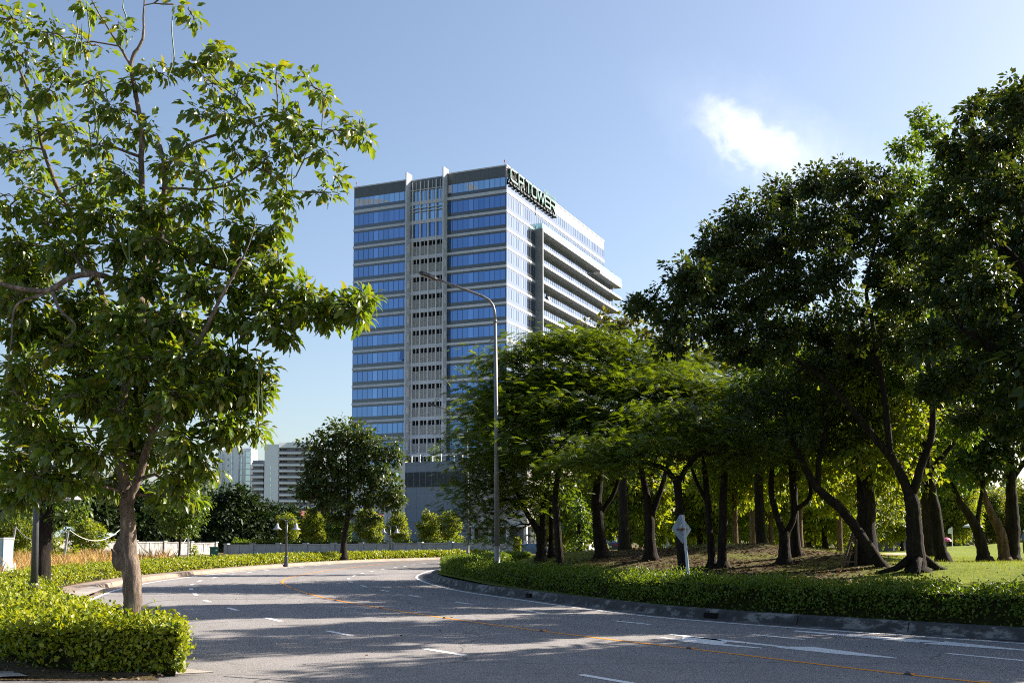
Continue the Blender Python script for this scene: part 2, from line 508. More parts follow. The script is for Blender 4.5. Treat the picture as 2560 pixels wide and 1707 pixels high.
# podium cladding: panel joints
def cladding(name, c, pw, ph):
    m, t, b = mat(name)
    tc_ = nd(t, "ShaderNodeTexCoord")
    br = nd(t, "ShaderNodeTexBrick", offset=0.0)
    br.inputs["Scale"].default_value = 1
    br.inputs["Brick Width"].default_value, br.inputs["Row Height"].default_value = pw, ph
    br.inputs["Mortar Size"].default_value = .035
    br.inputs["Color1"].default_value = (*c, 1)
    br.inputs["Color2"].default_value = (*[x * .93 for x in c], 1)
    br.inputs["Mortar"].default_value = (*[x * .55 for x in c], 1)
    sx = nd(t, "ShaderNodeSeparateXYZ")
    t.links.new(tc_.outputs["Object"], sx.inputs[0])
    cb = nd(t, "ShaderNodeCombineXYZ")
    t.links.new(mth(t, 'ADD', sx.outputs[0], sx.outputs[1]), cb.inputs[0])
    t.links.new(sx.outputs[2], cb.inputs[1])
    t.links.new(cb.outputs[0], br.inputs["Vector"])
    n1 = noise(t, .25, 5, .6)
    t.links.new(mixc(t, .25, br.outputs[0], ramp(t, n1, [(.3, tuple(x * .7 for x in c)), (.7, tuple(x * 1.1 for x in c))])), b.inputs["Base Color"])
    b.inputs["Roughness"].default_value = .6
    return m
M['clad_grey'] = cladding("clad_grey", (.19, .235, .29), 2.1, 2.6)
M['clad_beige'] = cladding("clad_beige", (.50, .47, .43), 2.4, 3.2)
# lawn: grass, bare litter under the trees, mown green beyond
def ground_mat(name, g1, g2, litter):
    m, t, b = mat(name)
    n1, n2, n3 = noise(t, .35, 5, .65), noise(t, 3.2, 6, .75), noise(t, 28, 4, .7)
    col = ramp(t, n1, [(.3, g1), (.7, g2)])
    col = mixc(t, .55, col, ramp(t, n2, [(.3, tuple(x * .45 for x in g1)), (.7, tuple(x * 1.2 for x in g2))]))
    if litter:
        at = nd(t, "ShaderNodeAttribute", attribute_name="litter")
        lit = mixc(t, .5, ramp(t, n2, [(.3, (.03, .02, .013)), (.55, (.075, .05, .032)), (.75, (.14, .098, .064))]), ramp(t, n3, [(.35, (.018, .012, .008)), (.65, (.16, .112, .073))]))
        f = mth(t, 'MULTIPLY', at.outputs["Fac"], ramp(t, n2, [(.35, (.25, .25, .25)), (.52, (1, 1, 1))]))
        col = mixc(t, f, col, lit)
    t.links.new(col, b.inputs["Base Color"])
    b.inputs["Roughness"].default_value = .95
    b.inputs["Specular IOR Level"].default_value = .1
    bump(t, b, n3, .8, .05)
    return m
M['lawn'] = ground_mat("lawn", (.11, .16, .016), (.20, .24, .024), True)
M['verge'] = ground_mat("verge", (.085, .085, .03), (.17, .13, .06), True)
M['base'] = ground_mat("base", (.06, .08, .02), (.1, .11, .03), False)
# ------------------------------------------------------------------ the road's lines
def catmull(pts, step=1.0):
    pts = [np.array(p, float) for p in pts]
    q = [2 * pts[0] - pts[1]] + pts + [2 * pts[-1] - pts[-2]]
    out = []
    for i in range(1, len(q) - 2):
        p0, p1, p2, p3 = q[i - 1:i + 3]
        n = max(2, int(np.linalg.norm(p2 - p1) / step))
        for k in range(n):
            s = k / n
            out.append(.5 * ((2 * p1) + (-p0 + p2) * s + (2 * p0 - 5 * p1 + 4 * p2 - p3) * s * s + (-p0 + 3 * p1 - 3 * p2 + p3) * s ** 3))
    out.append(pts[-1])
    return np.array(out)
def even(pl, step):                    # even spacing along a polyline
    d = np.r_[0, np.cumsum(np.linalg.norm(np.diff(pl, axis=0), axis=1))]
    s = np.arange(0, d[-1], step)
    return np.stack([np.interp(s, d, pl[:, i]) for i in range(2)], 1)
def normals(pl):                       # to the right of travel
    t = np.gradient(pl, axis=0)
    t /= np.linalg.norm(t, axis=1)[:, None] + 1e-9
    return np.stack([t[:, 1], -t[:, 0]], 1)
def offset(pl, d): return pl + normals(pl) * d
def cut(pl, a, b):                     # part of an evenly spaced line by arc length
    d = np.r_[0, np.cumsum(np.linalg.norm(np.diff(pl, axis=0), axis=1))]
    s = np.linspace(max(a, 0), min(b, d[-1]), max(2, int((b - a) / .35)))
    return np.stack([np.interp(s, d, pl[:, i]) for i in range(2)], 1)
def arc_of(pl, p):
    d = np.r_[0, np.cumsum(np.linalg.norm(np.diff(pl, axis=0), axis=1))]
    return d[np.argmin(np.hypot(pl[:, 0] - p[0], pl[:, 1] - p[1]))]

INNER = even(catmull([(60, -24), (38, -7), (24, 4.2), (17, 11), (12.5, 15.2), (8.8, 18.8), (4.6, 23.6), (2.7, 27), (.8, 31.9), (-1.0, 36.8),
                      (-2.2, 41.5), (-3.2, 46.5), (-3.9, 52.3), (-4.0, 60), (-3.6, 68), (-2.6, 77), (-.5, 86), (3.5, 94), (10, 101), (25, 110), (60, 122), (150, 150)]), .5)
OUTER = even(catmull([(-4.3, 13.5), (-5.7, 15.9), (-6.9, 17.9), (-9.3, 22.4), (-11.0, 26.5), (-12.5, 31), (-14.4, 39), (-15.4, 47), (-15.6, 56), (-15.2, 65), (-13.8, 78), (-10.6, 90),
                      (-5.5, 101), (2, 110), (12, 118), (30, 127), (60, 138), (150, 168)]), .5)
CENTRE = even(catmull([(30, -6), (18, 3), (10, 9.5), (5.9, 13), (2.88, 17.3), (.67, 20.6), (-2.1, 25.4), (-5, 31.4), (-6.7, 35.8), (-8.3, 40.8), (-9.7, 46.5), (-10.4, 53.5),
                       (-10.5, 63), (-10.0, 70.5), (-8.8, 84), (-4, 97), (4, 105), (18, 114), (60, 130), (150, 158)]), .25)

def dist_to(pl, X, Y):
    pl = pl[::2]
    A, B = pl[:-1], pl[1:]
    best = np.full(X.shape, 1e9)
    sgn = np.zeros(X.shape)
    for a, b in zip(A, B):
        ab = b - a
        s = np.clip(((X - a[0]) * ab[0] + (Y - a[1]) * ab[1]) / (ab @ ab), 0, 1)
        dx, dy = X - a[0] - s * ab[0], Y - a[1] - s * ab[1]
        d = np.hypot(dx, dy)
        k = d < best
        best = np.where(k, d, best)
        sgn = np.where(k, np.sign(dx * ab[1] - dy * ab[0]), sgn)
    return best * np.where(sgn == 0, 1, sgn)       # + to the right of travel
def smooth(x, a, b):
    s = np.clip((x - a) / (b - a), 0, 1)
    return s * s * (3 - 2 * s)
def lawn_z(X, Y):
    X, Y = np.asarray(X, float), np.asarray(Y, float)
    d = dist_to(INNER, X, Y)
    z = .17 + .5 * smooth(d, 2.0, 13) + .85 * np.exp(-(((X - 8.5) / 7.5) ** 2 + ((Y - 45) / 7.5) ** 2))
    z += .5 * np.exp(-(((X - 1.8) / 3.2) ** 2 + ((Y - 48.5) / 5.5) ** 2)) * smooth(d, 1.5, 4.5)
    z += .5 * np.exp(-(((X - 24) / 9) ** 2 + ((Y - 33) / 8) ** 2)) * smooth(d, 2, 8)
    z += 1.0 * np.exp(-(((X - 52) / 14) ** 2 + ((Y - 112) / 10) ** 2))
    z += (.05 * np.sin(X * .9 + Y * .4) + .04 * np.sin(Y * 1.3 - X * .5)) * smooth(d, 1.5, 5)
    return z
def hit(u, v):                          # ray -> lawn
    d = cam_dir(u, v)
    D = np.arange(15, 160, .25)
    k = D / d.y
    X, Z = d.x * k, EYE + d.z * k
    w = np.nonzero(Z <= lawn_z(X, D))[0]
    i = w[0] if len(w) else len(D) - 1
    return Vector((X[i], D[i], float(lawn_z(X[i], D[i]))))
def at_lawn(u, D):
    x = UX(u, D)
    return Vector((x, D, float(lawn_z(x, D))))

def sheet(name, boundary, inner_pts, zf, m, kind, attr=None):
    n = len(boundary)
    if sum(p[0] * q[1] - q[0] * p[1] for p, q in zip(boundary, boundary[1:] + boundary[:1])) < 0:
        boundary = boundary[::-1]
    vs = [Vector((float(p[0]), float(p[1]))) for p in boundary] + [Vector((float(p[0]), float(p[1]))) for p in inner_pts]
    v, e, f, *_ = geometry.delaunay_2d_cdt(vs, [(i, (i + 1) % n) for i in range(n)], [], 0, 1e-5, False)
    XY = np.array([(p.x, p.y) for p in v])
    V = np.c_[XY, zf(XY[:, 0], XY[:, 1])]
    T = np.array([t for t in f if len(t) == 3])
    cx_, cy_ = XY[T].mean(1).T
    inside = np.zeros(len(T), bool)
    for (xa, ya), (xb, yb) in zip(boundary, boundary[1:] + boundary[:1]):
        if ya != yb:
            w = (ya > cy_) != (yb > cy_)
            inside ^= w & (cx_ < (xb - xa) * (cy_ - ya) / (yb - ya) + xa)
    T = T[inside]
    a, b, c = V[T[:, 0]], V[T[:, 1]], V[T[:, 2]]
    flip = np.cross(b - a, c - a)[:, 2] < 0
    T[flip] = T[flip][:, ::-1]
    o = np_mesh(name, V, T, m, smooth=True)
    if attr is not None:
        at = o.data.attributes.new("litter", 'FLOAT', 'POINT')
        at.data.foreach_set("value", attr(XY[:, 0], XY[:, 1]).astype(np.float32))
    return tag(o, kind=kind)
def grid_pts(x0, x1, y0, y1, step, rng, keep):
    X, Y = np.meshgrid(np.arange(x0, x1, step), np.arange(y0, y1, step))
    X, Y = X.ravel() + rng.uniform(-.2, .2, X.size) * step, Y.ravel() + rng.uniform(-.2, .2, Y.size) * step
    k = keep(X, Y)
    return np.stack([X[k], Y[k]], 1)

rng = np.random.default_rng(7)
# base earth to the horizon
mb = MB()
mb.poly([(-3000, -600, -.35), (3000, -600, -.35), (3000, 4500, -.35), (-3000, 4500, -.35)])
tag(mb.build("ground", M['base']), kind="structure")
# road: one flat sheet between the kerbs and in front of the camera
bd = [(-70, 13.45)] + [tuple(p) for p in OUTER[::2]] + [tuple(p) for p in INNER[::-2]] + [(60, -40), (-70, -40)]
rgp = grid_pts(-15, 12, 12, 62, .38, rng, lambda x, y: (dist_to(INNER, x, y) < -.15) & (dist_to(OUTER, x, y) > .15))
def wear(x, y):                        # wheel tracks +, gutter dirt -
    o = dist_to(CENTRE[::4], x, y)
    w = sum(np.exp(-((o - t_) / .3) ** 2) for t_ in (-6.0, -4.5, -2.5, -1.0, .65, 2.1, 3.4, 4.8))
    g_ = np.exp(-(np.maximum(0, -dist_to(INNER, x, y) - .1) / .45) ** 2) + np.exp(-(np.maximum(0, dist_to(OUTER, x, y) - .1) / .4) ** 2)
    return np.clip(w * .5, 0, 1) * .5 + .5 - np.clip(g_, 0, 1) * .5
sheet("road", bd, rgp, lambda x, y: np.zeros(len(x)), M['asphalt'], "structure", wear)
# lawn with the mound
kl = offset(INNER, .27)
bd = [tuple(p) for p in kl[::2]] + [(260, 150), (260, -60), (70, -60)]
gp = np.vstack([grid_pts(-6, 30, 15, 70, .7, rng, lambda x, y: dist_to(INNER, x, y) > .7),
                grid_pts(-4, 120, -20, 150, 3.0, rng, lambda x, y: (dist_to(INNER, x, y) > 1.2) & ~((x > -6) & (x < 30) & (y > 15) & (y < 70)))])
def litter_f(x, y):
    f = np.exp(-(((x - 6.5) / 6.5) ** 2 + ((y - 38) / 10) ** 2) ** 1.6) * 1.6
    f *= .75 + .4 * np.sin(x * 1.1 + np.sin(y * .6) * 2) * np.cos(y * .7)
    f *= 1 - .95 * smooth(x - .25 * (y - 30), 8.5, 13)
    return np.clip(f, 0, 1)
sheet("lawn", bd, gp, lawn_z, M['lawn'], "structure", litter_f)
# verge behind the outer kerb
kv = offset(OUTER, -.3)
kv[:8] = offset(OUTER, -.01)[:8]
def verge_z(x, y):
    d = -dist_to(OUTER, x, y)
    return .13 * smooth(y, 13.4, 14.6) + .03 * np.sin(x * .7 + y * .5) * smooth(d, 2, 5) + .12 * smooth(d, 4, 12)
bd = [tuple(p) for p in kv[::2]] + [(150, 420), (-320, 420), (-320, 13.45), (-70, 13.45)]
gp = np.vstack([grid_pts(-45, 0, 13.7, 60, 1.2, rng, lambda x, y: dist_to(OUTER, x, y) < -.8),
                grid_pts(-60, 60, 60, 150, 4, rng, lambda x, y: dist_to(OUTER, x, y) < -1.5)])
sheet("verge", bd, gp, verge_z, M['verge'], "structure", lambda x, y: np.where(y < 30, .8, .25))

# ------------------------------------------------------------------ kerbs, path, markings
def kerb(name, pl, side, prof, m, stone=2.4, gap=.012):
    """stones swept along pl; prof = (distance behind the face, z)"""
    L = np.linalg.norm(np.diff(pl, axis=0), axis=1).sum()
    mb = MB()
    k = 0
    while k * stone < L - .5:
        seg = cut(pl, k * stone + gap, min((k + 1) * stone, L) - gap)
        if len(seg) < 2: break
        nn = normals(seg) * side
        vs, fs, m_ = [], [], len(prof)
        for p, q in zip(seg, nn):
            for d, z in prof:
                vs.append((p[0] + q[0] * d, p[1] + q[1] * d, z))
        for i in range(len(seg) - 1):
            for j in range(m_ - 1):
                a = i * m_ + j
                fs.append((a, a + 1, a + m_ + 1, a + m_) if side < 0 else (a, a + m_, a + m_ + 1, a + 1))
        fs.append(tuple(range(m_)) if side > 0 else tuple(range(m_))[::-1])
        b = (len(seg) - 1) * m_
        fs.append(tuple(b + j for j in range(m_))[::-1] if side > 0 else tuple(b + j for j in range(m_)))
        mb.add(vs, fs)
        k += 1
    return tag(mb.build(name, m), kind="structure")
i0 = int(arc_of(INNER, (24, 4)) / .5)
i1 = int(arc_of(INNER, (60, 122)) / .5)
KIN = INNER[i0:i1]
kerb("inner_kerb", KIN, 1, [(-.3, .006), (-.02, .012), (.0, .03), (.05, .17), (.09, .195), (.30, .2), (.32, -.1)], M['kerb_dark'])
o0 = int(arc_of(OUTER, (-11.9, 29.2)) / .5)
o1 = int(arc_of(OUTER, (60, 138)) / .5)
KOUT = OUTER[o0:o1]
kerb("outer_kerb", KOUT, -1, [(-.45, .005), (-.02, .01), (.0, .02), (.05, .15), (.10, .175), (.32, .18), (.34, .16), (.95, .165), (1.0, -.1)], M['kerb_brown'], 3.0)
kerb("hedge_edging", OUTER[4:o0], -1, [(.0, .0), (.02, .06), (.04, .07), (.32, .05), (.34, -.1)], M['kerb_brown'], 2.0)
# black drain mouths in the inner kerb
mb = MB()
def kerb_box(pl, arc, side, d, w, h, z, mb):
    seg = cut(pl, arc - w / 2, arc + w / 2)
    c = seg[len(seg) // 2]
    tg = seg[-1] - seg[0]; tg /= np.linalg.norm(tg)
    nn = np.array([tg[1], -tg[0]]) * side
    mb.box((c[0] + nn[0] * d, c[1] + nn[1] * d, z), (w, .12, h), rz=math.atan2(tg[1], tg[0]))
for (u, v) in ((1355, 1494), (1855, 1545)):
    q = G(u, v)
    kerb_box(INNER, arc_of(INNER, q), 1, .02, .36, .11, .075, mb)
tag(mb.build("kerb_drain_mouths", M['black_void']), kind="structure")
# drain grate at the start of the outer kerb
g = thing("drain_grate", "black slotted drain grate lying at the start of the curved kerb", "drain grate", (-11.35, 29.0, 0.0), R(-62))
mb = MB()
for i in range(9): mb.box((-.5 + i * .125, 0, .012), (.055, .38, .014))
mb.box((0, .2, .012), (1.1, .04, .016)); mb.box((0, -.2, .012), (1.1, .04, .016))
mb.build("grate", M['dark_metal'], g)
mb = MB(); mb.box((0, 0, .005), (1.06, .36, .004)); mb.build("pit", M['black_void'], g)

# concrete apron where the kerb begins and at the hedge's end, footpath behind the hedge
mb = MB()
mb.poly([(*p[:2], .172) for p in (G(160, 1486, .17), G(199, 1494, .17), G(262, 1470, .17), G(236, 1462, .17))])
mb.poly([(*p[:2], .008) for p in (G(424, 1655), G(470, 1672), G(540, 1680), G(415, 1686))])
mb.poly([(*p[:2], .05) for p in (G(-60, 1640, .05), G(5, 1668, .05), G(70, 1688, .05), G(-60, 1692, .05))])
tag(mb.build("concrete_apron", M['concrete']), kind="structure")
PATH = even(catmull([(-12.2, 15.5), (-11.6, 19), (-13.3, 25), (-15.8, 32), (-18.2, 40), (-19.6, 48), (-20, 56), (-19.6, 66)]), .5)
def strip(mb, pl, w, z, zf=None, m=0):
    nn = normals(pl)
    a, b = pl - nn * w / 2, pl + nn * w / 2
    vs, fs = [], []
    for i in range(len(pl)):
        for p in (a[i], b[i]):
            vs.append((p[0], p[1], z + (zf(p[0], p[1]) if zf else 0)))
    for i in range(len(pl) - 1):
        fs.append((2 * i, 2 * i + 1, 2 * i + 3, 2 * i + 2))
    mb.add(vs, fs, m)
mb = MB(); strip(mb, PATH, 1.5, .05, lambda x, y: float(verge_z(np.array([x]), np.array([y]))[0]) + .01)
tag(mb.build("footpath", M['concrete']), kind="structure")

# yellow centre line with studs every four metres
mb = MB()
strip(mb, CENTRE[int(arc_of(CENTRE, (14, 6)) * 4):int(arc_of(CENTRE, (60, 130)) * 4)], .105, .004)
tag(mb.build("yellow_line", M['line_yellow']), kind="structure")
mb = MB()
strip(mb, offset(OUTER, .55)[int(arc_of(OUTER, (-11.4, 28)) * 2):o1], .13, .004)
wl = offset(INNER, -.62)
strip(mb, wl[int(arc_of(INNER, (20, 8)) * 2):i1], .12, .004)
a_stud = arc_of(CENTRE, G(1369, 1577))
def dash_lane(off, a0, n, L=1.22, period=4.02):
    ln = offset(CENTRE, off)
    for k in range(n):
        strip(mb, cut(ln, a0 + k * period, a0 + k * period + L), .13, .004)
lnL = offset(CENTRE, -3.45)
dash_lane(-3.45, arc_of(lnL, G(1148, 1640)) - 8.04, 22)
lnR = offset(CENTRE, 2.75)
dash_lane(2.75, arc_of(lnR, G(1362, 1532)) - 16.08, 24)
# lane arrows
def ground_poly(pts, z=.004): mb.poly([(*G(u, v)[:2], z) for u, v in pts])
def c7(x, y): return (1500 + x / 2.219, 1500 + y / 2.219)
ground_poly([c7(*p) for p in ((1072, 172), (1085, 167), (1920, 229), (1780, 236))])
ground_poly([c7(*p) for p in ((1752, 234), (1915, 227), (2420, 281), (2352, 279), (1830, 243))])
ground_poly([c7(*p) for p in ((376, 189), (400, 187), (520, 199), (1035, 256), (1005, 260), (700, 229), (462, 201))])
ground_poly([c7(*p) for p in ((330, 206), (345, 205), (452, 217), (462, 201), (640, 213), (705, 232), (684, 241), (905, 264), (890, 267), (620, 246), (470, 229))])
ground_poly([c7(*p) for p in ((975, 262), (1040, 257), (1185, 258), (1660, 321), (1640, 322), (1330, 299))])
tag(mb.build("white_lane_markings", M['line_white']), kind="structure")

# thin tar joints across and along the carriageway
mb = MB()
def gl(pts, w):
    strip(mb, even(catmull([tuple(G(u, v)[:2]) for u, v in pts], .3), .3), w, .003)
gl([(300, 1478), (500, 1472), (740, 1474), (1000, 1478)], .05)
gl([(340, 1520), (420, 1500), (700, 1497)], .04)
gl([(560, 1690), (760, 1706), (900, 1740)], .04)
tag(mb.build("road_joints", plain("tar", (.05, .05, .052), .7)), kind="structure")
places = ["beside the leafy shadow edge", "level with the diamond sign's foot", "level with the straight lane arrow tail", "nearest the camera on the centre line",
          "just before the road bends away", "in the middle of the bend", "at the far shaded bend", "near the first long tree shadow"]
stud0 = None
order = [(0, "half way between the arrow tail and the bend"), (-1, "just up the line from the turn arrow"), (-2, "beside the head of the straight arrow"), (1, "fourth from the camera along the line"),
         (2, "fifth from the camera along the line"), (3, "sixth from the camera, in sunlight"), (4, "seventh from the camera along the line"), (5, "eighth from the camera, before the bend")]
for k, where in order:
    seg = cut(CENTRE, a_stud + k * 4.02 - .1, a_stud + k * 4.02 + .1)
    c, d = seg[len(seg) // 2], seg[-1] - seg[0]
    lab = "flat road stud on the yellow line, " + where
    if stud0 is None:
        st = stud0 = thing("road_stud", lab, "road stud", (c[0], c[1], .004), math.atan2(d[1], d[0]), "reflective studs along the yellow centre line")
        b_ = MB()
        b_.add([(-.06, -.055, 0), (.06, -.055, 0), (.06, .055, 0), (-.06, .055, 0), (-.035, -.045, .022), (.035, -.045, .022), (.035, .045, .022), (-.035, .045, .022)],
               [(4, 5, 6, 7), (0, 1, 5, 4), (1, 2, 6, 5), (2, 3, 7, 6), (3, 0, 4, 7)])
        b_.build("body", M['dark_metal'], st)
        for q in (((-.058, -.04, .006), (-.058, .04, .006), (-.04, .04, .024), (-.04, -.04, .024)), ((.058, .04, .006), (.058, -.04, .006), (.04, -.04, .024), (.04, .04, .024))):
            b_ = MB(); b_.quad(*q); b_.build("reflector", M['orange'], st)
    else:
        st = copy_tree(stud0, None, lab)
        st.location = (c[0], c[1], .004)
        st.rotation_euler = (0, 0, math.atan2(d[1], d[0]))
# ------------------------------------------------------------------ the office tower
dL, nL = Vector((-.9175, .3977, 0)), Vector((-.3977, -.9175, 0))
dR, nR = Vector((.3977, .9175, 0)), Vector((.9175, -.3977, 0))
TC = Vector((UX(1266, 235), 235, 0))
Zv = Vector((0, 0, 1))
tower = thing("office_tower", "tall office tower of blue glass bands and white floor edges with a louvred service strip", "tower", TC)
class Face:
    def __init__(s, o, d, n): s.o, s.d, s.n = o, d, n
    def box(s, mb, a0, a1, n0, n1, z0, z1, m=0):
        mb.obox(s.o + s.d * a0 + s.n * n0 + Zv * z0, s.d * (a1 - a0), s.n * (n1 - n0), Zv * (z1 - z0), m)
    def pt(s, a, n, z): return s.o + s.d * a + s.n * n + Zv * z
O0 = Vector((0, 0, 0))
FL, FR = Face(O0, dL, nL), Face(O0, dR, nR)
ZT, PIT, Z1, ROOF, PODZ = 73.557, 4.066, 77.957, 83.865, 15.0
TA, TB0, TB1, TE = 14.46, 14.76, 23.84, 38.8
SE_U, SE_L, SP = 66.5, 74.0, 16.4
# body inside the curtain wall
mb = MB()
mb.obox(FL.pt(.3, -.3, PODZ - 15), dL * (TE - .3), dR * (SE_U - .8), Zv * (ROOF - PODZ + 14.4))
mb.obox(FR.pt(SE_U - .4, -.3, 0), dR * (SE_L - SE_U - .2), dL * (TE - 4), Zv * (ZT + .1))
mb.build("wall", M['dark_panel'], tower)
# roof edge
mb = MB()
FR.box(mb, -.12, SE_U + .1, -.5, .12, ROOF - .28, ROOF)
FL.box(mb, .5, TA, -.5, .12, ROOF - .28, ROOF); FL.box(mb, TB1 + .3, TE + .1, -.5, .12, ROOF - .28, ROOF); FL.box(mb, TA + .3, TB1, -.9, -.3, ROOF - .5, ROOF - .25)
mb.build("roof_edge", M['pale_band'], tower)
mb = MB(); mb.obox(FL.pt(.5, -.5, ROOF - .6), dL * (TE - .9), dR * (SE_U - .9), Zv * .3); mb.build("roof", M['grey_panel'], tower)
def parapet(face, segs, m):
    for a0, a1 in segs:
        mb = MB()
        n = max(1, round((a1 - a0) / 2.0))
        w = (a1 - a0) / n
        for i in range(n):
            face.box(mb, a0 + i * w + .012, a0 + (i + 1) * w - .012, -.25, .02, 81.12, ROOF - .3)
        mb.build("parapet", m, tower)
parapet(FL, [(.25, TA), (TB1 + .3, TE)], M['dark_panel'])
parapet(FR, [(0, SE_U)], M['lit_panel'])  # sunlit face's parapet: the light is put into a paler panel colour
def bands(zc, hh, s1, slab):
    z0, z1 = zc - hh, zc + hh
    # grey spandrels above and below, white edge proud of them
    for f, segs in ((FL, ((.22, TA), (TB1 + .3, TE))), (FR, ((0, SP), (SP + .5, s1)))):
        for a0, a1 in segs:
            mb = MB()
            f.box(mb, a0, a1, -.2, .02, z0 - .46, z0 - .003, 1)
            f.box(mb, a0, a1, -.2, .02, z1 + .003, z1 + .82, 1)
            if f is FL:
                f.box(mb, a0, a1 + (.1 if a1 == TE else 0), -.22, .12, z0, z1, 0)
            elif not (slab and a0 > 10):
                f.box(mb, a0 - (.12 if a0 == 0 else 0), a1, -.22, .12, z0, z1, 0)
            mb.build("floor_band", [M['pale_band'], M['spandrel']], tower)
def glazing(face, a0, a1, z0, z1, mg, w=1.32, parent=tower):
    mb = MB()
    n = max(1, round((a1 - a0) / w))
    for i in range(n):
        face.box(mb, a0 + (a1 - a0) * i / n + .002, a0 + (a1 - a0) * (i + 1) / n - .002, -.15, 0, z0, z1, 0)
    for i in range(n + 1):
        x = a0 + (a1 - a0) * i / n
        face.box(mb, max(a0, x - .035), min(a1, x + .035), .001, .035, z0, z1, 1)
    return mb.build("window", [mg, M['dark_metal']], parent)
NF = 15
bands(Z1, .35, SE_U, False)
for k in range(NF):
    bands(ZT - PIT * k, .27, SE_U if k == 0 else SE_L, True)
for f, segs in ((FL, ((.22, TA), (TB1 + .3, TE))), (FR, ((0, SE_U),))):
    for a0, a1 in segs:
        glazing(f, a0, a1, 79.13, 81.1, M['glass_top'])
        zb = ZT + .27 + .82
        glazing(f, a0, a1, zb + .01, Z1 - .35 - .47, M['glass'])
for k in range(NF):
    zc = ZT - PIT * k
    zt, zb = zc - .27 - .47, zc - PIT + .27 + .83
    glazing(FL, .22, TA, zt, zb, M['glass']); glazing(FL, TB1 + .3, TE, zt, zb, M['glass'])
    glazing(FR, 0, SP, zt, zb, M['glass']); glazing(FR, SP + .5, SE_L, zt, zb, M['glass'])
# pale patches on the top storey's glass, painted as sunlit room walls
mb = MB()
for a, b, c in ((38.2, 36.6, 1.5), (36.4, 33.6, 1.2), (33.2, 31.4, .9), (31, 29.6, .35)):
    mb.add([FL.pt(a, .012, 79.3), FL.pt(b, .012, 79.2), FL.pt(b, .012, 79.2 + c), FL.pt(a, .012, 79.3 + c + .2)], [(0, 1, 2, 3)])
for a, b, c0, c1 in ((14.2, 13.4, 1.7, 1.7), (9.6, 9.1, 1.7, 1.75), (9.0, 7.7, 1.6, .8), (7.6, 6.6, .6, .1)):
    mb.add([FL.pt(a, .012, 79.3), FL.pt(b, .012, 79.3), FL.pt(b, .012, 79.3 + c1), FL.pt(a, .012, 79.3 + c0)], [(0, 1, 2, 3)])
mb.build("sunlit_wall_patch", plain("sunlit_wall_paint", (.55, .52, .55), .6), tower)
# open sashes
mb = MB()
mb.obox(FR.pt(24.6, .03, 58.3), dR * 1.1, Zv * 1.9 + nR * .0, nR * .05)
a, z = FR.pt(24.6, .05, 0), 0
mb2 = MB()
mb2.add([FR.pt(23.6, .05, 60.0), FR.pt(24.9, .05, 60.0), FR.pt(24.9, .75, 58.2), FR.pt(23.6, .75, 58.2)], [(0, 1, 2, 3)])
mb2.add([FR.pt(23.6, .05, 60.0), FR.pt(23.6, .75, 58.2), FR.pt(23.6, .05, 58.2)], [(0, 1, 2)])
mb2.build("open_sash", M['dark_panel'], tower)
mb2 = MB()
zc = ZT - PIT * 7
mb2.add([FL.pt(26.2, .05, zc - .75), FL.pt(24.6, .05, zc - .75), FL.pt(24.6, .55, zc - 2.8), FL.pt(26.2, .55, zc - 2.8)], [(0, 1, 2, 3)])
mb2.add([FL.pt(24.6, .05, zc - .75), FL.pt(24.6, .55, zc - 2.8), FL.pt(24.6, .05, zc - 2.8)], [(0, 1, 2)])
mb2.build("open_sash", M['glass'], tower)
# fins either side of the service strip
for a in (TA, TB1):
    mb = MB()
    FL.box(mb, a + .003, a + .297, -.6, 1.9, PODZ, ROOF + .95)
    fin = mb.build("fin", M['pale_band'], tower)
    for k in range(2, NF):
        zc = ZT - PIT * k
        mb = MB(); FL.box(mb, a - .05, a + .003, .5, 1.35, zc + 1.0, zc + 2.9)
        mb.build("fin_panel", M['white_wall'], fin)
# service strip: white slab edges, louvres, dark vents, verticals
for k in range(-1, NF):
    zc = ZT - PIT * k if k >= 0 else Z1
    mb = MB(); FL.box(mb, TB0, TB1, -.6, .06, zc - .42, zc + .42)
    mb.build("service_band", M['pale_band'], tower)
bay = (TB1 - TB0) / 4.5
for k in range(1, NF):
    zt, zb = ZT - PIT * k - .42 + .0, ZT - PIT * (k + 1) + .42
    mb = MB()
    FL.box(mb, TB0, TB1, -.4, -.27, zb, zt, 1)
    FL.box(mb, TB1 - .75, TB1, -.26, -.02, zb, zt, 0)
    ns = 12
    for i in range(ns):
        z = zb + (zt - zb - 1.0) * i / ns
        mb.obox(FL.pt(TB0, -.26, z), dL * (TB1 - .76 - TB0), nL * .17 - Zv * .05, Zv * .15, 0)
    x = TB0
    mb.build("louvre_panel", [M['louvre'], M['black_void']], tower)
mb = MB()
for i in range(5):
    a = TB0 + .45 + bay * i
    FL.box(mb, a - .10, a + .10, -.25, .22, PODZ + .5, 82.9)
mb.build("vertical_mullion", M['white_wall'], tower)
mb = MB()
for i in range(4):
    a = TB0 + .45 + bay * (i + .5)
    FL.box(mb, a - .055, a + .055, -.25, .05, PODZ + .5, ZT - PIT)
    FL.box(mb, a - .05, a + .05, -.25, .05, 78.4, 82.9)
mb.build("slim_mullion", M['pale_band'], tower)
glazing(FL, TB0, TB1 - .02, ZT - PIT + .42, ZT - .43, M['glass'], 1.0).location = nL * -.12
glazing(FL, TB0, TB1 - .02, ZT + .43, Z1 - .43, M['glass_top'], 1.0).location = nL * -.12
glazing(FL, TB0, TB1 - .02, Z1 + .43, 80.7, M['glass_top'], 1.0).location = nL * -.12
mb = MB()
FL.box(mb, TB0, TB1, -.45, -.12, 80.72, 83.3); mb.build("parapet", M['dark_panel'], tower)
mb = MB()
for z in (75.9, 76.6, 80.85): FL.box(mb, TB0, TB1, -.1, .25, z, z + .14)
mb.build("rail", M['pale_band'], tower)
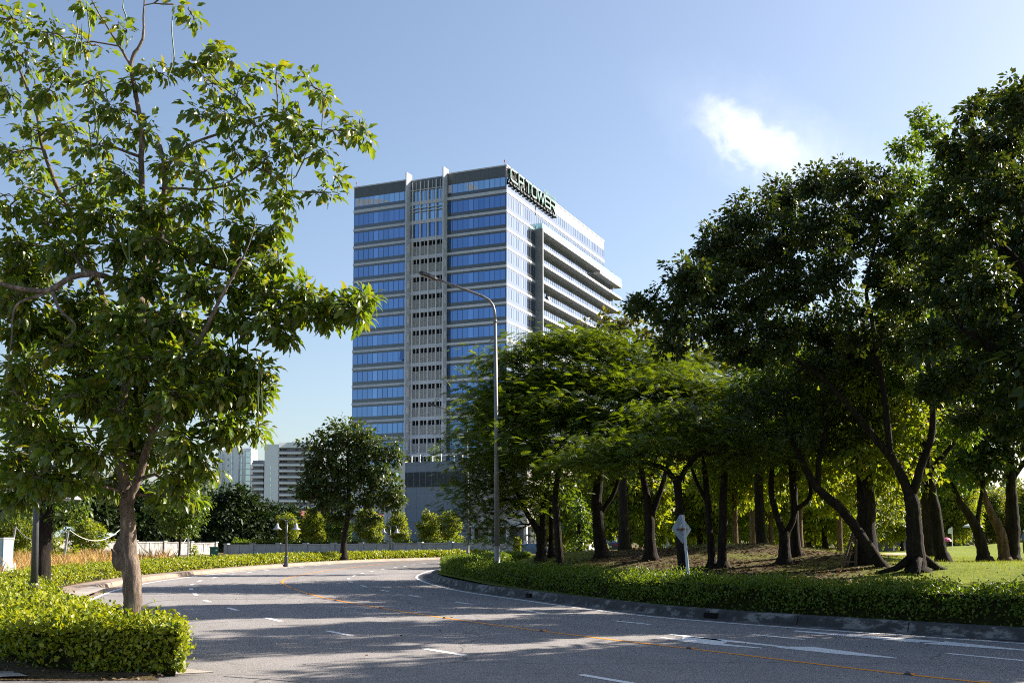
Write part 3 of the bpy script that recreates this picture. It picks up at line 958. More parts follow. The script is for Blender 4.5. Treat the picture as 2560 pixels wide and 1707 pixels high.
# projecting slabs with dark sheets painting the shade beneath, the end pillar, the terrace balustrade
for k in range(0, 11):
    zc = ZT - PIT * k
    end = 76.6 if k < 2 else 74.6
    mb = MB()
    FR.box(mb, SP + .5, end, -.15, 1.9, zc - .3, zc + .27, 0)
    FR.box(mb, SP + .52, end - .05, .02, 1.84, zc - .345, zc - .303, 1)
    if k == 0:
        FR.box(mb, 58, end - .1, -3.0, 1.88, zc - 1.0, zc - .35, 0)
        FR.box(mb, 58.1, end - .2, .02, 1.8, zc - 1.05, zc - 1.003, 1)
    mb.build("balcony_slab", [M['white_wall'], M['dark_panel']], tower)
mb = MB(); FR.box(mb, SP, SP + .5, -.1, 1.95, 16, ZT + .27); mb.build("pillar", M['grey_panel'], tower)
mb = MB()
FR.box(mb, SP + .1, 76.5, 1.8, 1.83, ZT + .28, ZT + 1.55)
FR.box(mb, SP + .1, SP + .13, .05, 1.8, ZT + .28, ZT + 1.55)
FR.box(mb, 76.47, 76.5, -3, 1.8, ZT + .28, ZT + 1.55)
mb.build("balustrade", M['balustrade'], tower)
for a, f in ((.6, FL), (38.3, FL)):
    mb = MB()
    mb.tube([f.pt(a, -.3, ROOF - .02), f.pt(a, -.3, ROOF + .8)], .05, 6); mb.tube([f.pt(a, -.3, ROOF + .8), f.pt(a, -.3, ROOF + 1.2)], .12, 8)
    mb.build("warning_lamp", M['red'], tower)

# sign on the right-hand face
sg = thing("building_sign", "large green letters reading C.P.TOWER on a dark frame at the tower's top", "sign", TC)
zb, zt = 80.75, 83.2
mb = MB()
FR.box(mb, .3, 28.8, .12, .3, zb - .75, zb - .45); FR.box(mb, .3, 28.8, .12, .3, zt - .1, zt + .05)
for i in range(29):
    s = .5 + i * .99
    FR.box(mb, s, s + .16, .1, .26, zb - .7, zt)
    if i % 2 == 0: FR.box(mb, s - .1, s + .65, .1, .75, zb - 1.0, zb - .72)
mb.build("frame", M['sign_dark'], sg)
def letter(strokes, s0, s1, name="letter"):
    Wd, Hh, th = s1 - s0, zt - zb, .36
    mb = MB()
    for x0, y0, x1, y1 in strokes:
        a, b = Vector((s0 + x0 * Wd, zb + y0 * Hh)), Vector((s0 + x1 * Wd, zb + y1 * Hh))
        d = (b - a).normalized(); p = Vector((-d.y, d.x)) * th / 2
        a2, b2 = a - d * th * .38, b + d * th * .38
        for lay, (e, n0, n1) in enumerate(((.11, .34, .62), (0.0, .625, .70))):
            q = p * (1 + e / (th / 2)); ex = d * e
            c = [a2 - ex + q, a2 - ex - q, b2 + ex - q, b2 + ex + q]
            vs = [FR.pt(x.x, n0, x.y) for x in c] + [FR.pt(x.x, n1, x.y) for x in c]
            mb.add(vs, [(0, 1, 2, 3), (7, 6, 5, 4), (0, 4, 5, 1), (1, 5, 6, 2), (2, 6, 7, 3), (3, 7, 4, 0)], 1 if lay == 0 else 0)
    mb.build(name, [M['teal'], M['sign_dark']], sg)
letter([(1, 1, .2, 1), (.2, 1, 0, .85), (0, .85, 0, .15), (0, .15, .2, 0), (.2, 0, 1, 0)], .9, 4.1)
letter([(0, 0, .3, 0)], 4.5, 4.9, "dot")
letter([(0, 0, 0, 1), (0, 1, .85, 1), (.85, 1, 1, .88), (1, .88, 1, .55), (1, .55, .85, .43), (.85, .43, 0, .43)], 5.4, 8.1)
letter([(0, 0, .3, 0)], 8.5, 8.9, "dot")
letter([(0, 1, 1, 1), (.5, 1, .5, 0)], 9.5, 12.6)
letter([(.2, 1, .8, 1), (.8, 1, 1, .85), (1, .85, 1, .15), (1, .15, .8, 0), (.8, 0, .2, 0), (.2, 0, 0, .15), (0, .15, 0, .85), (0, .85, .2, 1)], 13.0, 16.0)
letter([(0, 1, .25, 0), (.25, 0, .5, .95), (.5, .95, .75, 0), (.75, 0, 1, 1)], 16.4, 20.8)
letter([(1, 1, .15, 1), (.15, 1, 0, .85), (0, .85, 0, .15), (0, .15, .15, 0), (.15, 0, 1, 0), (0, .5, .9, .5)], 21.2, 24.2)
letter([(0, 0, 0, 1), (0, 1, .85, 1), (.85, 1, 1, .88), (1, .88, 1, .58), (1, .58, .85, .48), (.85, .48, 0, .48), (.5, .48, 1, 0)], 24.7, 27.9)
cu = bpy.data.curves.new("thai_text", 'FONT')
cu.body = "\u0e0b\u0e35.\u0e1e\u0e35.\u0e17\u0e32\u0e27\u0e40\u0e27\u0e2d\u0e23\u0e4c"
cu.size, cu.extrude = 1.35, .06
to = bpy.data.objects.new("thai_text", cu)
C.objects.link(to)
dg = bpy.context.evaluated_depsgraph_get(); dg.update()
me = bpy.data.meshes.new_from_object(to.evaluated_get(dg))
bpy.data.objects.remove(to)
if len(me.vertices):
    co = np.array([v.co[:] for v in me.vertices])
    k = 7.6 / max(.1, co[:, 0].max() - co[:, 0].min())
    for v in me.vertices:
        x, y, z = v.co
        v.co = FR.pt(20.9 + (x - co[:, 0].min()) * k, .5 + z, 83.55 + (y - co[:, 1].min()) * 1.0)
    link("small_lettering", me, M['teal'], sg)

# terrace plants
def tiny_palm(p, h, lab, rs, n=9, L=1.0):
    r = random.Random(rs)
    t_ = thing("terrace_plant", lab, "plant", p, 0, "plants on the tower's terrace")
    mb = MB(); mb.tube([(0, 0, 0), (.05, .02, h * .6), (.0, .08, h)], [.09, .06, .05], 6); mb.build("trunk", M['twig'], t_)
    mb = MB()
    for i in range(n):
        a = 2 * PI * i / n + r.uniform(-.3, .3)
        d = Vector((math.cos(a), math.sin(a), 0)); q = Vector((-d.y, d.x, 0))
        u_ = r.uniform(.3, 1.0)
        pts = [Vector((0, .08, h)), Vector((0, .08, h)) + d * L * .5 + Zv * L * .35 * u_, Vector((0, .08, h)) + d * L + Zv * (L * .25 * u_ - .2)]
        for a_, b_, w0, w1 in ((pts[0], pts[1], .03, .12), (pts[1], pts[2], .12, .01)):
            mb.add([a_ - q * w0, a_ + q * w0, b_ + q * w1, b_ - q * w1], [(0, 1, 2, 3)])
    mb.build("crown", M['palm'], t_)
for s, n, h, lab in ((70.0, .6, 1.9, "taller spindly palm in a row on the tower's glass-railed terrace"), (72.4, 1.0, 1.6, "middle spindly palm on the tower's glass-railed terrace"),
                     (75.2, .8, .9, "low bushy palm at the terrace's far end on the tower"), (SP + .9, 1.1, .4, "small potted bush at the terrace's near end above the pillar")):
    tiny_palm(TC + FR.pt(s, n, ZT + .27), h, lab, int(s))

# ------------------------------------------------------------------ podium block in front of the tower
RZ = math.atan2(dR.y, dR.x) - PI / 2                     # local +Y runs along dR, local -X runs along dL
PC = Vector((UX(1172, 195), 195, -.2))
pod = thing("podium_block", "low windowless grey clad block with a dark louvre band at the tower's foot", "building", PC, RZ)
pz = P(1100, 1153, 197.5).z + .2
LP = 12.9
mb = MB(); mb.obox((-LP, .02, 0), (LP, 0, 0), (0, 58, 0), (0, 0, pz)); mb.build("wall", M['clad_grey'], pod)
mb = MB(); mb.obox((.003, .6, 4.3), (11, 0, 0), (0, 50, 0), (0, 0, pz - 4.8)); mb.build("side_cladding", M['clad_beige'], pod)
mb = MB()
z0, z1 = P(1100, 1215, 197).z + .2, P(1100, 1178, 197).z + .2
mb.obox((-LP + .02, -.03, z0), (LP - .02, 0, 0), (0, .05, 0), (0, 0, z1 - z0), 1)
for i in range(26): mb.obox((-LP + .02, -.09, z0 + (z1 - z0) * i / 26), (LP - .02, 0, 0), (0, .055, .04), (0, 0, .035), 0)
for i in range(11): mb.obox((-LP + .6 + i * 1.2, -.11, z0), (.05, 0, 0), (0, .02, 0), (0, 0, z1 - z0), 2)
mb.build("louvre_band", [M['dark_panel'], M['black_void'], M['grey_panel']], pod)
mb = MB(); mb.obox((-LP - 1.0, -.08, 0), (1.0 - .01, 0, 0), (0, 1, 0), (0, 0, pz + .1)); mb.build("corner_pier", M['white_wall'], pod)
mb = MB()
mb.obox((.003, 2.2, 0), (11, 0, 0), (0, 48, 0), (0, 0, 4.29), 1)
for i in range(4):
    mb.obox((.2 + i * 3.4, .5, 0), (.55, 0, 0), (0, .5, 0), (0, 0, 4.25), 0)
mb.obox((.9, 2.1, 0), (2.6, 0, 0), (0, .09, 0), (0, 0, 3.9), 2)
mb.obox((.01, -.1, 4.26), (11.2, 0, 0), (0, .69, 0), (0, 0, .3), 0)
mb.build("ground_floor", [M['white_wall'], M['dark_panel'], M['beige_wall']], pod)
# service door and louvre low on the grey front
mb = MB(); mb.obox((-5.4, -.04, .1), (1.2, 0, 0), (0, .05, 0), (0, 0, 2.9)); mb.obox((-3.1, -.04, .1), (1.6, 0, 0), (0, .05, 0), (0, 0, 2.6)); mb.build("door", M['dark_panel'], pod)
# white wing further along: pilasters and dark windows
wing = thing("white_wing", "white pilastered office wing with tall dark windows partly behind the broad tree", "building", PC + dL * (LP + 1.05) + Vector((0, 0, 0)), RZ)
wl_, wz = 19.5, pz - 1.0
mb = MB(); mb.obox((-wl_, 1.0, 0), (wl_, 0, 0), (0, 30, 0), (0, 0, wz)); mb.build("wall", M['white_wall'], wing)
for fl in range(4):
    for i in range(6):
        mb = MB(); z = .6 + fl * 3.7
        mb.obox((-2.2 - i * 3.0, .96, z), (1.5, 0, 0), (0, .06, 0), (0, 0, 2.7), 0)
        mb.obox((-1.5 - i * 3.0, .93, z), (.08, 0, 0), (0, .03, 0), (0, 0, 2.7), 1)
        mb.build("window", [M['glass_green'], M['white_wall']], wing)
mb = MB()
for i in range(7): mb.obox((-.55 - i * 3.0, .4, 0), (.5, 0, 0), (0, .6, 0), (0, 0, wz + .3))
mb.build("pilasters", M['white_wall'], wing)
low = thing("grey_annex", "low flat grey annex in front of the white wing, behind the small clipped trees", "building", PC + dL * 19 - dR * 3, RZ)
mb = MB(); mb.obox((-26, 0, 0), (26, 0, 0), (0, 3.9, 0), (0, 0, 6.4)); mb.build("wall", M['clad_grey'], low)
mb = MB(); mb.obox((-25, -.05, .3), (24, 0, 0), (0, .06, 0), (0, 0, 1.6))
for i in range(13): mb.obox((-25 + i * 2, -.09, .3), (.12, 0, 0), (0, .04, 0), (0, 0, 1.6), 1)
mb.build("window", [M['black_void'], M['grey_panel']], low)
# white frames on the podium's roof
for i, (t0, lab) in enumerate(((11.9, "white goal-shaped roof frame above the grey block's pale corner"), (7.6, "white goal-shaped roof frame in the middle of the grey block's roof"), (3.3, "white goal-shaped roof frame half hidden by feathery foliage"))):
    pg = thing("roof_frame", lab, "roof frame", PC + dL * t0 + dR * .6 + Zv * (pz), RZ, "white frames on the podium roof")
    mb = MB()
    for x in (0, 1.75): mb.box((x, 0, .62), (.16, .2, 1.24))
    mb.build("post", M['white_wall'], pg)
    mb = MB(); mb.box((.87, 0, 1.33), (1.95, .2, .17)); mb.box((.87, 2, 1.33), (4.5, .14, .15)); mb.build("beam", M['white_wall'], pg)
    mb = MB(); mb.box((.87, 3.0, .2), (4.3, .1, .4)); mb.build("kick_panel", M['dark_panel'], pg)

# ------------------------------------------------------------------ far white apartment blocks
DA = 520.0
def prect(mb, u0, u1, v0, v1, D, dep, m=0):
    a, b = P(u0, v1, D), P(u1, v0, D)
    mb.obox(a, (b.x - a.x, 0, 0), (0, dep, 0), (0, 0, b.z - a.z), m)
ap = thing("apartment_building", "white apartment block with stepped balconies and a blank stair tower, far behind", "building", (UX(690, DA), DA, 0))
OA = tuple(ap.location)
M['door_grey'] = plain('door_grey', (.07, .075, .085), .4)
M['rail_grey'] = plain('rail_grey', (.2, .2, .23), .7)
recess = plain("balcony_recess", (.34, .32, .35), .8)
mb = MB(); prect(mb, 658, 697, 1110, 1362, DA, 14); mb.build("stair_tower", M['white_bright'], ap, OA)
mb = MB()
for k in range(12): prect(mb, 674.5, 677.5, 1168 + 15 * k - 4, 1168 + 15 * k + 4, DA - .1, .08)
mb.build("window", M['glass_green'], ap, OA)
mb = MB(); prect(mb, 697.3, 800, 1121, 1362, DA + 3, 12); prect(mb, 628, 657.7, 1150, 1362, DA + 3, 12); mb.build("wall", recess, ap, OA)
mb = MB(); a = P(697, 1121, DA)
for (u0, y0, u1, y1) in ((697.3, -.4, 718, 1.6), (718, 1.6, 800, -1.6)):
    A_, B_ = P(u0, 1119, DA + y0), P(u1, 1119, DA + y1)
    mb.add([A_, B_, B_ + Zv * 2.6, A_ + Zv * 2.6, A_ + Vector((0, 9, 0)), B_ + Vector((0, 9, 0)), B_ + Vector((0, 9, 2.6)), A_ + Vector((0, 9, 2.6))], [(0, 1, 2, 3), (3, 2, 6, 7), (0, 4, 5, 1), (0, 3, 7, 4), (1, 5, 6, 2)])
mb.build("roof_fascia", M['white_bright'], ap, OA)
for k in range(16):
    v = 1132 + 15.0 * k
    for (u0, y0, u1, y1) in ((697.3, -.4, 718, 1.2), (718, 1.2, 800, -1.6)) + (((628, -.6, 657.7, -.6),) if k > 1 else ()):
        mb = MB()
        A_, B_ = P(u0, v, DA + y0), P(u1, v, DA + y1)
        def prism(z0, z1, m, dy=0.0, dep=4.0):
            a0, b0 = A_ + Vector((0, dy, z0)), B_ + Vector((0, dy, z0))
            h = Zv * (z1 - z0); q = Vector((0, dep, 0))
            mb.add([a0, b0, b0 + h, a0 + h, a0 + q, b0 + q, b0 + h + q, a0 + h + q], [(0, 1, 2, 3), (3, 2, 6, 7), (0, 4, 5, 1), (0, 3, 7, 4), (1, 5, 6, 2)], m)
        prism(-.45, .45, 0)
        prism(.46, 1.15, 1, .25, .1)
        mb.build("balcony", [M['white_bright'], M['rail_grey']], ap, OA)
for k in range(16):
    v = 1132 + 15.0 * k
    mb = MB()
    for u0, u1 in ((700, 703), (708, 717), (739, 745), (760, 766)):
        mb = MB(); prect(mb, u0, u1, v - 11.5, v - 2.5, DA + 2.8, .1)
        mb.build("balcony_door", M['door_grey'], ap, OA)
ap2 = thing("apartment_building", "white apartment block with tall teal glass strips, far behind the fruiting tree", "building", (UX(580, DA + 10), DA + 10, 0))
OB = tuple(ap2.location); D2 = DA + 10
mb = MB(); prect(mb, 541, 628, 1120, 1362, D2, 14); mb.build("wall", M['white_bright'], ap2, OB)
for u0, u1 in ((545, 548.5), (556, 560), (574, 580), (598, 605), (611, 627)):
    mb = MB(); prect(mb, u0, u1, 1125, 1362, D2 - .2, .15)
    for k in range(17): prect(mb, u0, u1, 1126 + 15 * k, 1128 + 15 * k, D2 - .5, .25, 1)
    mb.build("window", [M['glass_green'], M['white_bright']], ap2, OB)
mb = MB()
for k in range(16): prect(mb, 569, 571.5, 1132 + 15 * k, 1135 + 15 * k, D2 - .1, .05)
mb.build("vent", M['dark_panel'], ap2, OB)
for u0, u1 in ((549, 555), (581, 597)):
    mb = MB(); prect(mb, u0, u1, 1116, 1362, D2 - 1.6, 1.55); mb.build("pier", M['white_bright'], ap2, OB)
# small red-roofed house in front of them
hs = thing("house", "small red-roofed house beyond the wall, under the white flats", "house", (UX(752, 190), 190, -.1))
mb = MB(); mb.box((0, 3, 2.6), (9, 6, 5.2)); mb.build("wall", M['beige_wall'], hs)
mb = MB()
mb.add([(-5, -.5, 5.2), (5, -.5, 5.2), (5, 6.5, 5.2), (-5, 6.5, 5.2), (-3, 3, 7.0), (3, 3, 7.0)], [(0, 1, 5, 4), (1, 2, 5), (2, 3, 4, 5), (3, 0, 4)])
mb.build("roof", plain("tile_red", (.34, .12, .09), .8), hs)
for x in (-2.5, 1.5):
    mb = MB(); mb.box((x, -.02, 2.7), (1.4, .08, 1.5)); mb.build("window", M['glass_green'], hs)

# ------------------------------------------------------------------ boundary walls
def bay_wall(name, lab, a, b, n, h0, h1, mw, mp, plinth, capm=None, pw=.42, group=None):
    a, b = Vector(a), Vector(b)
    root = thing(name, lab, "wall", (a.x, a.y, -.1), math.atan2(b.y - a.y, b.x - a.x), group)
    L = (b - a).length
    for i in range(n):
        x0, x1 = L * i / n + pw / 2, L * (i + 1) / n - pw / 2
        h = h0 + (h1 - h0) * (i + .5) / n
        mb = MB()
        mb.box(((x0 + x1) / 2, 0, h / 2), (x1 - x0, .16, h))
        mb.box(((x0 + x1) / 2, 0, h + .05), (x1 - x0, .3, .10))
        mb.box(((x0 + x1) / 2, -.03, plinth / 2), (x1 - x0, .24, plinth))
        mb.box(((x0 + x1) / 2, -.02, plinth + (h - plinth) / 2), (.16, .22, h - plinth))
        mb.build("wall_panel", mw, root)
    for i in range(n + 1):
        h = h0 + (h1 - h0) * i / n
        mb = MB()
        mb.box((L * i / n, 0, h / 2 + .06), (pw, .4, h + .12)); mb.box((L * i / n, 0, h + .17), (pw + .16, .5, .1))
        mb.build("pillar", mp, root)
    return root
wR = Vector((UX(1283, 107), 107, 0)); wL = wR + dL * 34
wL.y = wR.y + 12.5
bay_wall("boundary_wall", "long grey panelled wall with square pillars in front of the tower grounds", wL, wR, 10, 1.26, 1.52, M['grey_wall'], M['grey_wall'], .35)
bay_wall("boundary_wall", "old white wall streaked with black mould behind the dry grass", (-43.5, 76, 0), (-31.9, 118, 0), 9, 1.95, 1.45, M['mouldy'], M['mouldy'], .55)
# green cabinet at the meeting of the walls
gc = thing("utility_cabinet", "dark green metal utility cabinet behind the far hedge, before the grey wall", "cabinet", (UX(539, 90), 90, .12), .25)
mb = MB(); mb.box((0, 0, .5), (.64, .5, 1.0)); mb.build("body", M['cabinet_green'], gc)
mb = MB(); mb.box((0, -.02, 1.03), (.72, .6, .07)); mb.build("lid", M['cabinet_green'], gc)
mb = MB(); mb.box((-.14, -.262, .52), (.27, .02, .86)); mb.box((.15, -.262, .52), (.27, .02, .86)); mb.build("door", M['cabinet_green'], gc)
mb = MB(); mb.box((.2, -.276, .78), (.13, .006, .12)); mb.build("notice", M['white_paint'], gc)

# pale blue pillar box on a plinth at the picture's side
bx = thing("service_pillar", "pale blue box pillar on a stepped concrete plinth beside the footpath", "pillar", (UX(17, 46), 46, .08), R(-24))
mb = MB(); mb.box((0, 0, .12), (.74, .74, .24)); mb.build("plinth", M['concrete'], bx)
mb = MB(); mb.box((0, 0, .46), (.66, .66, .44)); mb.build("base", M['box_blue'], bx)
mb = MB(); mb.box((0, 0, 1.18), (.5, .5, 1.0)); mb.box((0, -.262, 1.18), (.36, .02, .86)); mb.build("shaft", M['box_blue'], bx)
mb = MB(); mb.box((0, 0, 1.71), (.56, .56, .06)); mb.build("cap", M['white_wall'], bx)

# leaning poles with sagging white lines, blue awning behind
poles = []
for (u0, v0, u1, v1, D, lab) in ((157, 1412, 171, 1322, 58, "leaning grey pole in the dry grass carrying a sagging white line"), (470, 1398, 471, 1338, 88, "upright grey pole by the mouldy wall where two lines meet"),
                                 (33, 1350, 39, 1316, 66, "thin leaning pole rising behind the pale blue box pillar")):
    a, b = P(u0, v0, D), P(u1, v1, D)
    a = b + (a - b) * ((b.z - .0) / max(.1, b.z - a.z))
    p = thing("line_pole", lab, "pole", a, 0, "poles carrying the sagging lines")
    mb = MB(); mb.tube([(0, 0, -.1), b - a], [.075, .065], 8); mb.build("shaft", M['galv'], p)
    mb = MB(); mb.tube([b - a - Zv * .04, b - a + Zv * .03], [.09, .09], 8); mb.build("cap", M['dark_metal'], p)
    poles.append(b)
def sag(a, b, drop, lab, rad=.022):
    mb = MB(); n = 14
    mb.tube([a.lerp(b, i / n) - Zv * drop * 4 * (i / n) * (1 - i / n) for i in range(n + 1)], rad, 5)
    o = mb.build("sagging_line", M['cable'], None, tuple(a)); o.location = a
    tag(o, lab, "cable", "sagging lines between the poles")
sag(poles[0], P(306, 1317, 72), .75, "white line sagging from the leaning grass pole towards the pale trunk")
sag(P(340, 1350, 80), poles[1], 1.5, "white line sagging low before the mouldy wall to the upright pole")
sag(poles[2], poles[0], .8, "white line from the thin pole behind the box pillar to the leaning grass pole")
aw = thing("awning", "pale blue fabric awning showing above the mouldy white wall", "awning", (UX(185, 100), 100, 0))
mb = MB()
mb.add([(-2.2, 0, 2.0), (3.4, 0, 2.0), (3.0, 3, 2.3), (-2.0, 3, 2.9), (-1.2, 1.4, 3.0), (2.4, 1.4, 2.2)], [(0, 1, 5, 4), (4, 5, 2, 3), (0, 4, 3), (1, 2, 5)])
mb.build("canopy", M['tent_blue'], aw)
for x in (-2, 3):
    mb = MB(); mb.tube([(x, .1, 0), (x, .1, 2.0)], .04, 6); mb.build("post", M['galv'], aw)

# ------------------------------------------------------------------ lamps
def twin_lamp(lab, loc):
    r = thing("street_lamp", lab, "street lamp", loc, 0, "double bell lamps along the outer verge")
    mb = MB(); mb.lathe((0, 0, 0), [(.0, 0), (.15, 0), (.145, .1), (.125, .45), (.12, .62), (.135, .63), (.135, .68), (.10, .70), (.085, .74)]); mb.build("base", M['lamp_grey'], r, smooth=False)
    mb = MB(); mb.tube([(0, 0, .72), (0, 0, 2.0), (0, 0, 3.0)], [.075, .06, .05], 14); mb.lathe((0, 0, 3.0), [(.06, -.25), (.06, 0), (.0, .04)], 12); mb.build("pole", M['lamp_grey'], r, smooth=True)
    for s in (-1, 1):
        pts = []
        for i in range(11):
            a = PI * i / 10
            pts.append((s * (.05 + .28 - .28 * math.cos(a)), 0, 2.85 + .26 * math.sin(a) + (.0 if i < 9 else -.04 * (i - 8))))
        mb = MB(); mb.tube([(0, 0, 2.55), (s * .03, 0, 2.75)] + pts, .028, 8); mb.build("arm", M['lamp_grey'], r, smooth=True)
        mb = MB(); mb.lathe((s * .61, 0, 2.42), [(.0, .42), (.05, .41), (.07, .33), (.10, .26), (.13, .14), (.27, .03), (.30, .0), (.27, .012), (.0, .08)], 20)
        sh = mb.build("lamp_shade", M['lamp_shade'], r, smooth=True)
        mb = MB(); mb.lathe((s * .61, 0, 2.42), [(.0, -.03), (.07, .0), (.08, .06), (.0, .09)], 12); mb.build("bulb", M['white_wall'], sh, smooth=True)
    return r
lampA = twin_lamp("dark double bell lamp rising from the nearest bright hedge, half hidden by foliage", (UX(94, 22.2), 22.2, .1))
lampB = copy_tree(lampA, None, "double bell lamp behind the far hedge, between the dark trees and the broad tree"); lampB.location = (UX(719, 71), 71, -.02)
lampC = copy_tree(lampA, None, "small distant double bell lamp in front of the white wing and grey block"); lampC.location = (UX(977, 103), 103, -.02)

def tall_lamp(lab, loc, arm_az, px_scale):
    r = thing("street_lamp", lab, "street lamp", loc, 0, "tall curved-arm lamps along the inner kerb")
    mb = MB(); mb.lathe((0, 0, 0), [(.0, -.2), (.135, -.2), (.135, .5), (.115, .52), (.11, 1.2)], 16); mb.tube([(0, 0, 1.2), (-.03, 0, 5), (-.08, 0, 9.48)], [.105, .082, .06], 14); mb.build("pole", M['pole'], r, smooth=True)
    pts = [(-.08, 0, 9.43), (-.10, 0, 9.83), (-.17, 0, 10.08), (-.31, 0, 10.26), (-.55, 0, 10.40), (-1.2, 0, 10.64), (-2.25, 0, 11.02)]
    mb = MB(); mb.tube(pts, [.055, .053, .051, .05, .048, .045, .04], 10)
    mb.tube([(-.08, 0, 9.41), (-.085, 0, 9.53)], .072, 12)
    mb.build("arm", M['pole'], r, smooth=True)
    hd = MB()
    d = Vector((-.94, 0, .342)); up = Vector((.342, 0, .94)); y = Vector((0, 1, 0))
    o = Vector((-2.2, 0, 11.0))
    prof = [(0, .06, .05), (.12, .13, .07), (.3, .16, .075), (.58, .16, .07), (.7, .11, .05), (.74, .05, .02)]
    vs, fs = [], []
    for x, w, h in prof:
        c = o + d * x
        for (a, b_) in ((-1, -.4), (-.7, 1), (.7, 1), (1, -.4), (.8, -1), (-.8, -1)):
            vs.append(c + y * w * a + up * h * b_)
    for i in range(len(prof) - 1):
        for k in range(6): fs.append((i * 6 + k, i * 6 + (k + 1) % 6, (i + 1) * 6 + (k + 1) % 6, (i + 1) * 6 + k))
    fs += [tuple(range(6))[::-1], tuple(30 + k for k in range(6))]
    hd.add(vs, fs)
    h_ = hd.build("lamp_head", M['dark_metal'], r)
    mb = MB(); mb.obox(o + d * .2 - y * .1 - up * .08, d * .4, y * .2, up * .012); mb.build("lens", M['lamp_shade'], h_)
    mb = MB(); mb.box((.12, 0, 5.9), (.16, .03, .03)); mb.build("bracket", M['galv'], r)
    r.rotation_euler = (0, 0, arm_az)
    return r
kx = UX(1243, 40)
L1 = tall_lamp("tall weathered lamp post with a curved arm over the road, in front of the tower", (kx, 40, float(lawn_z(kx, 40))), R(4), 1)
x2 = UX(1170, 77)
L2 = copy_tree(L1, None, "second tall lamp post further round the bend, its top lost in foliage"); L2.location = (x2, 77, float(lawn_z(x2, 77))); L2.rotation_euler = (0, 0, R(-6))

# diamond sign seen from the back
sx, sD = UX(1722, 26.6), 26.6
top = P(1707, 1286, 26.6)
base = Vector((sx, sD, .2))
sn = thing("road_sign", "diamond-shaped road sign seen from behind on a leaning pale post", "road sign", base)
dirp = (top - P(1722, 1449, 26.6)).normalized()
tip = top - base
mb = MB(); mb.tube([tip - dirp * 2.6, tip], .038, 10); mb.build("post", M['post_paint'], sn)
pc = P(1707.5, 1322, 26.6) - base
nb = Vector((.64, -.77, 0)); ax = Vector((.77, .64, 0))
up = dirp
mb = MB()
h = .36
c0 = pc - nb * .045
q = [c0 + up * h, c0 - ax * h * .98, c0 - up * h, c0 + ax * h * .98]
def rnd(q, r=.045):
    out = []
    for i in range(4):
        p, a, b_ = q[i], q[i - 1], q[(i + 1) % 4]
        out += [p.lerp(a, r), p.lerp(p.lerp(a, r * .5).lerp(p.lerp(b_, r * .5), .5), .9), p.lerp(b_, r)]
    return out
qq = rnd(q); n = len(qq)
mb.add([p for p in qq] + [p - nb * .012 for p in qq], [tuple(range(n)), tuple(range(2 * n - 1, n - 1, -1))] + [(i, n + i, n + (i + 1) % n, (i + 1) % n) for i in range(n)])
mb.build("sign_plate", M['sign_back'], sn)
mb = MB(); mb.obox(c0 - ax * .17 + nb * .004 - up * .02, ax * .34, nb * .02, up * .035); mb.obox(pc - ax * .055 + nb * .036 - up * .03, ax * .11, nb * .012, up * .06); mb.build("bracket", M['rust'], sn)

# small black notice box on a post and a low post in the tower grounds
nb_ = thing("notice_post", "small black-headed post standing before the grey windowless block", "post", (UX(1111, 118), 118, 0))
mb = MB(); mb.box((0, 0, 1.3), (.14, .14, 2.6)); mb.build("post", M['dark_metal'], nb_)
mb = MB(); mb.box((0, 0, 2.5), (.5, .3, .4)); mb.build("head", M['dark_metal'], nb_)
mb = MB(); mb.box((0, -.16, 2.5), (.36, .02, .26)); mb.build("panel", M['grey_panel'], nb_)
# ------------------------------------------------------------------ foliage
def T_leaf2():
    return np.array([(0, 0, 0), (.45, .30, .07), (1, 0, -.08), (.45, -.30, .07)]), np.array([(0, 2, 1), (0, 3, 2)])
def T_leaf4():
    return np.array([(0, 0, 0), (.38, .27, .07), (1, 0, -.16), (.38, -.27, .07), (.5, 0, 0)]), np.array([(0, 4, 1), (1, 4, 2), (0, 3, 4), (3, 2, 4)])
def T_lobed():
    half = [(.2, .16, .05), (.42, .28, .08), (.52, .16, .04), (.75, .16, -.03)]
    v = [(0, 0, 0), (.35, 0, -.02), (.65, 0, -.04), (1, 0, -.2)] + half + [(x, -y, z) for x, y, z in half]
    f = [(0, 1, 4), (1, 5, 4), (1, 2, 6), (1, 6, 5), (2, 7, 6), (2, 3, 7)]
    f += [(a if a < 4 else a + 4, c if c < 4 else c + 4, b if b < 4 else b + 4) for a, b, c in f]
    return np.array(v), np.array(f)
def T_frond():
    v, f = [], []
    for i in range(6):
        x = .10 + .84 * i / 6
        L = .33 * math.sin(PI * (.18 + .76 * i / 6))
        for s in (-1, 1):
            b = len(v)
            z = -.22 * x * x
            v += [(x - .05, 0, z), (x + .085, 0, z), (x + .15 + L * .3, s * L, z - .04)]
            f += [(b, b + 1, b + 2) if s < 0 else (b + 1, b, b + 2)]
    b = len(v)
    v += [(0, .008, 0), (0, -.008, 0), (1, 0, -.22)]
    f.append((b, b + 1, b + 2))
    return np.array(v), np.array(f)
def T_blade():
    return np.array([(0, -.03, 0), (0, .03, 0), (.55, .022, .04), (.55, -.022, .04), (1, 0, .18)]), np.array([(0, 1, 2), (0, 2, 3), (3, 2, 4)])
TPL = dict(leaf2=T_leaf2(), leaf4=T_leaf4(), lobed=T_lobed(), frond=T_frond(), blade=T_blade())

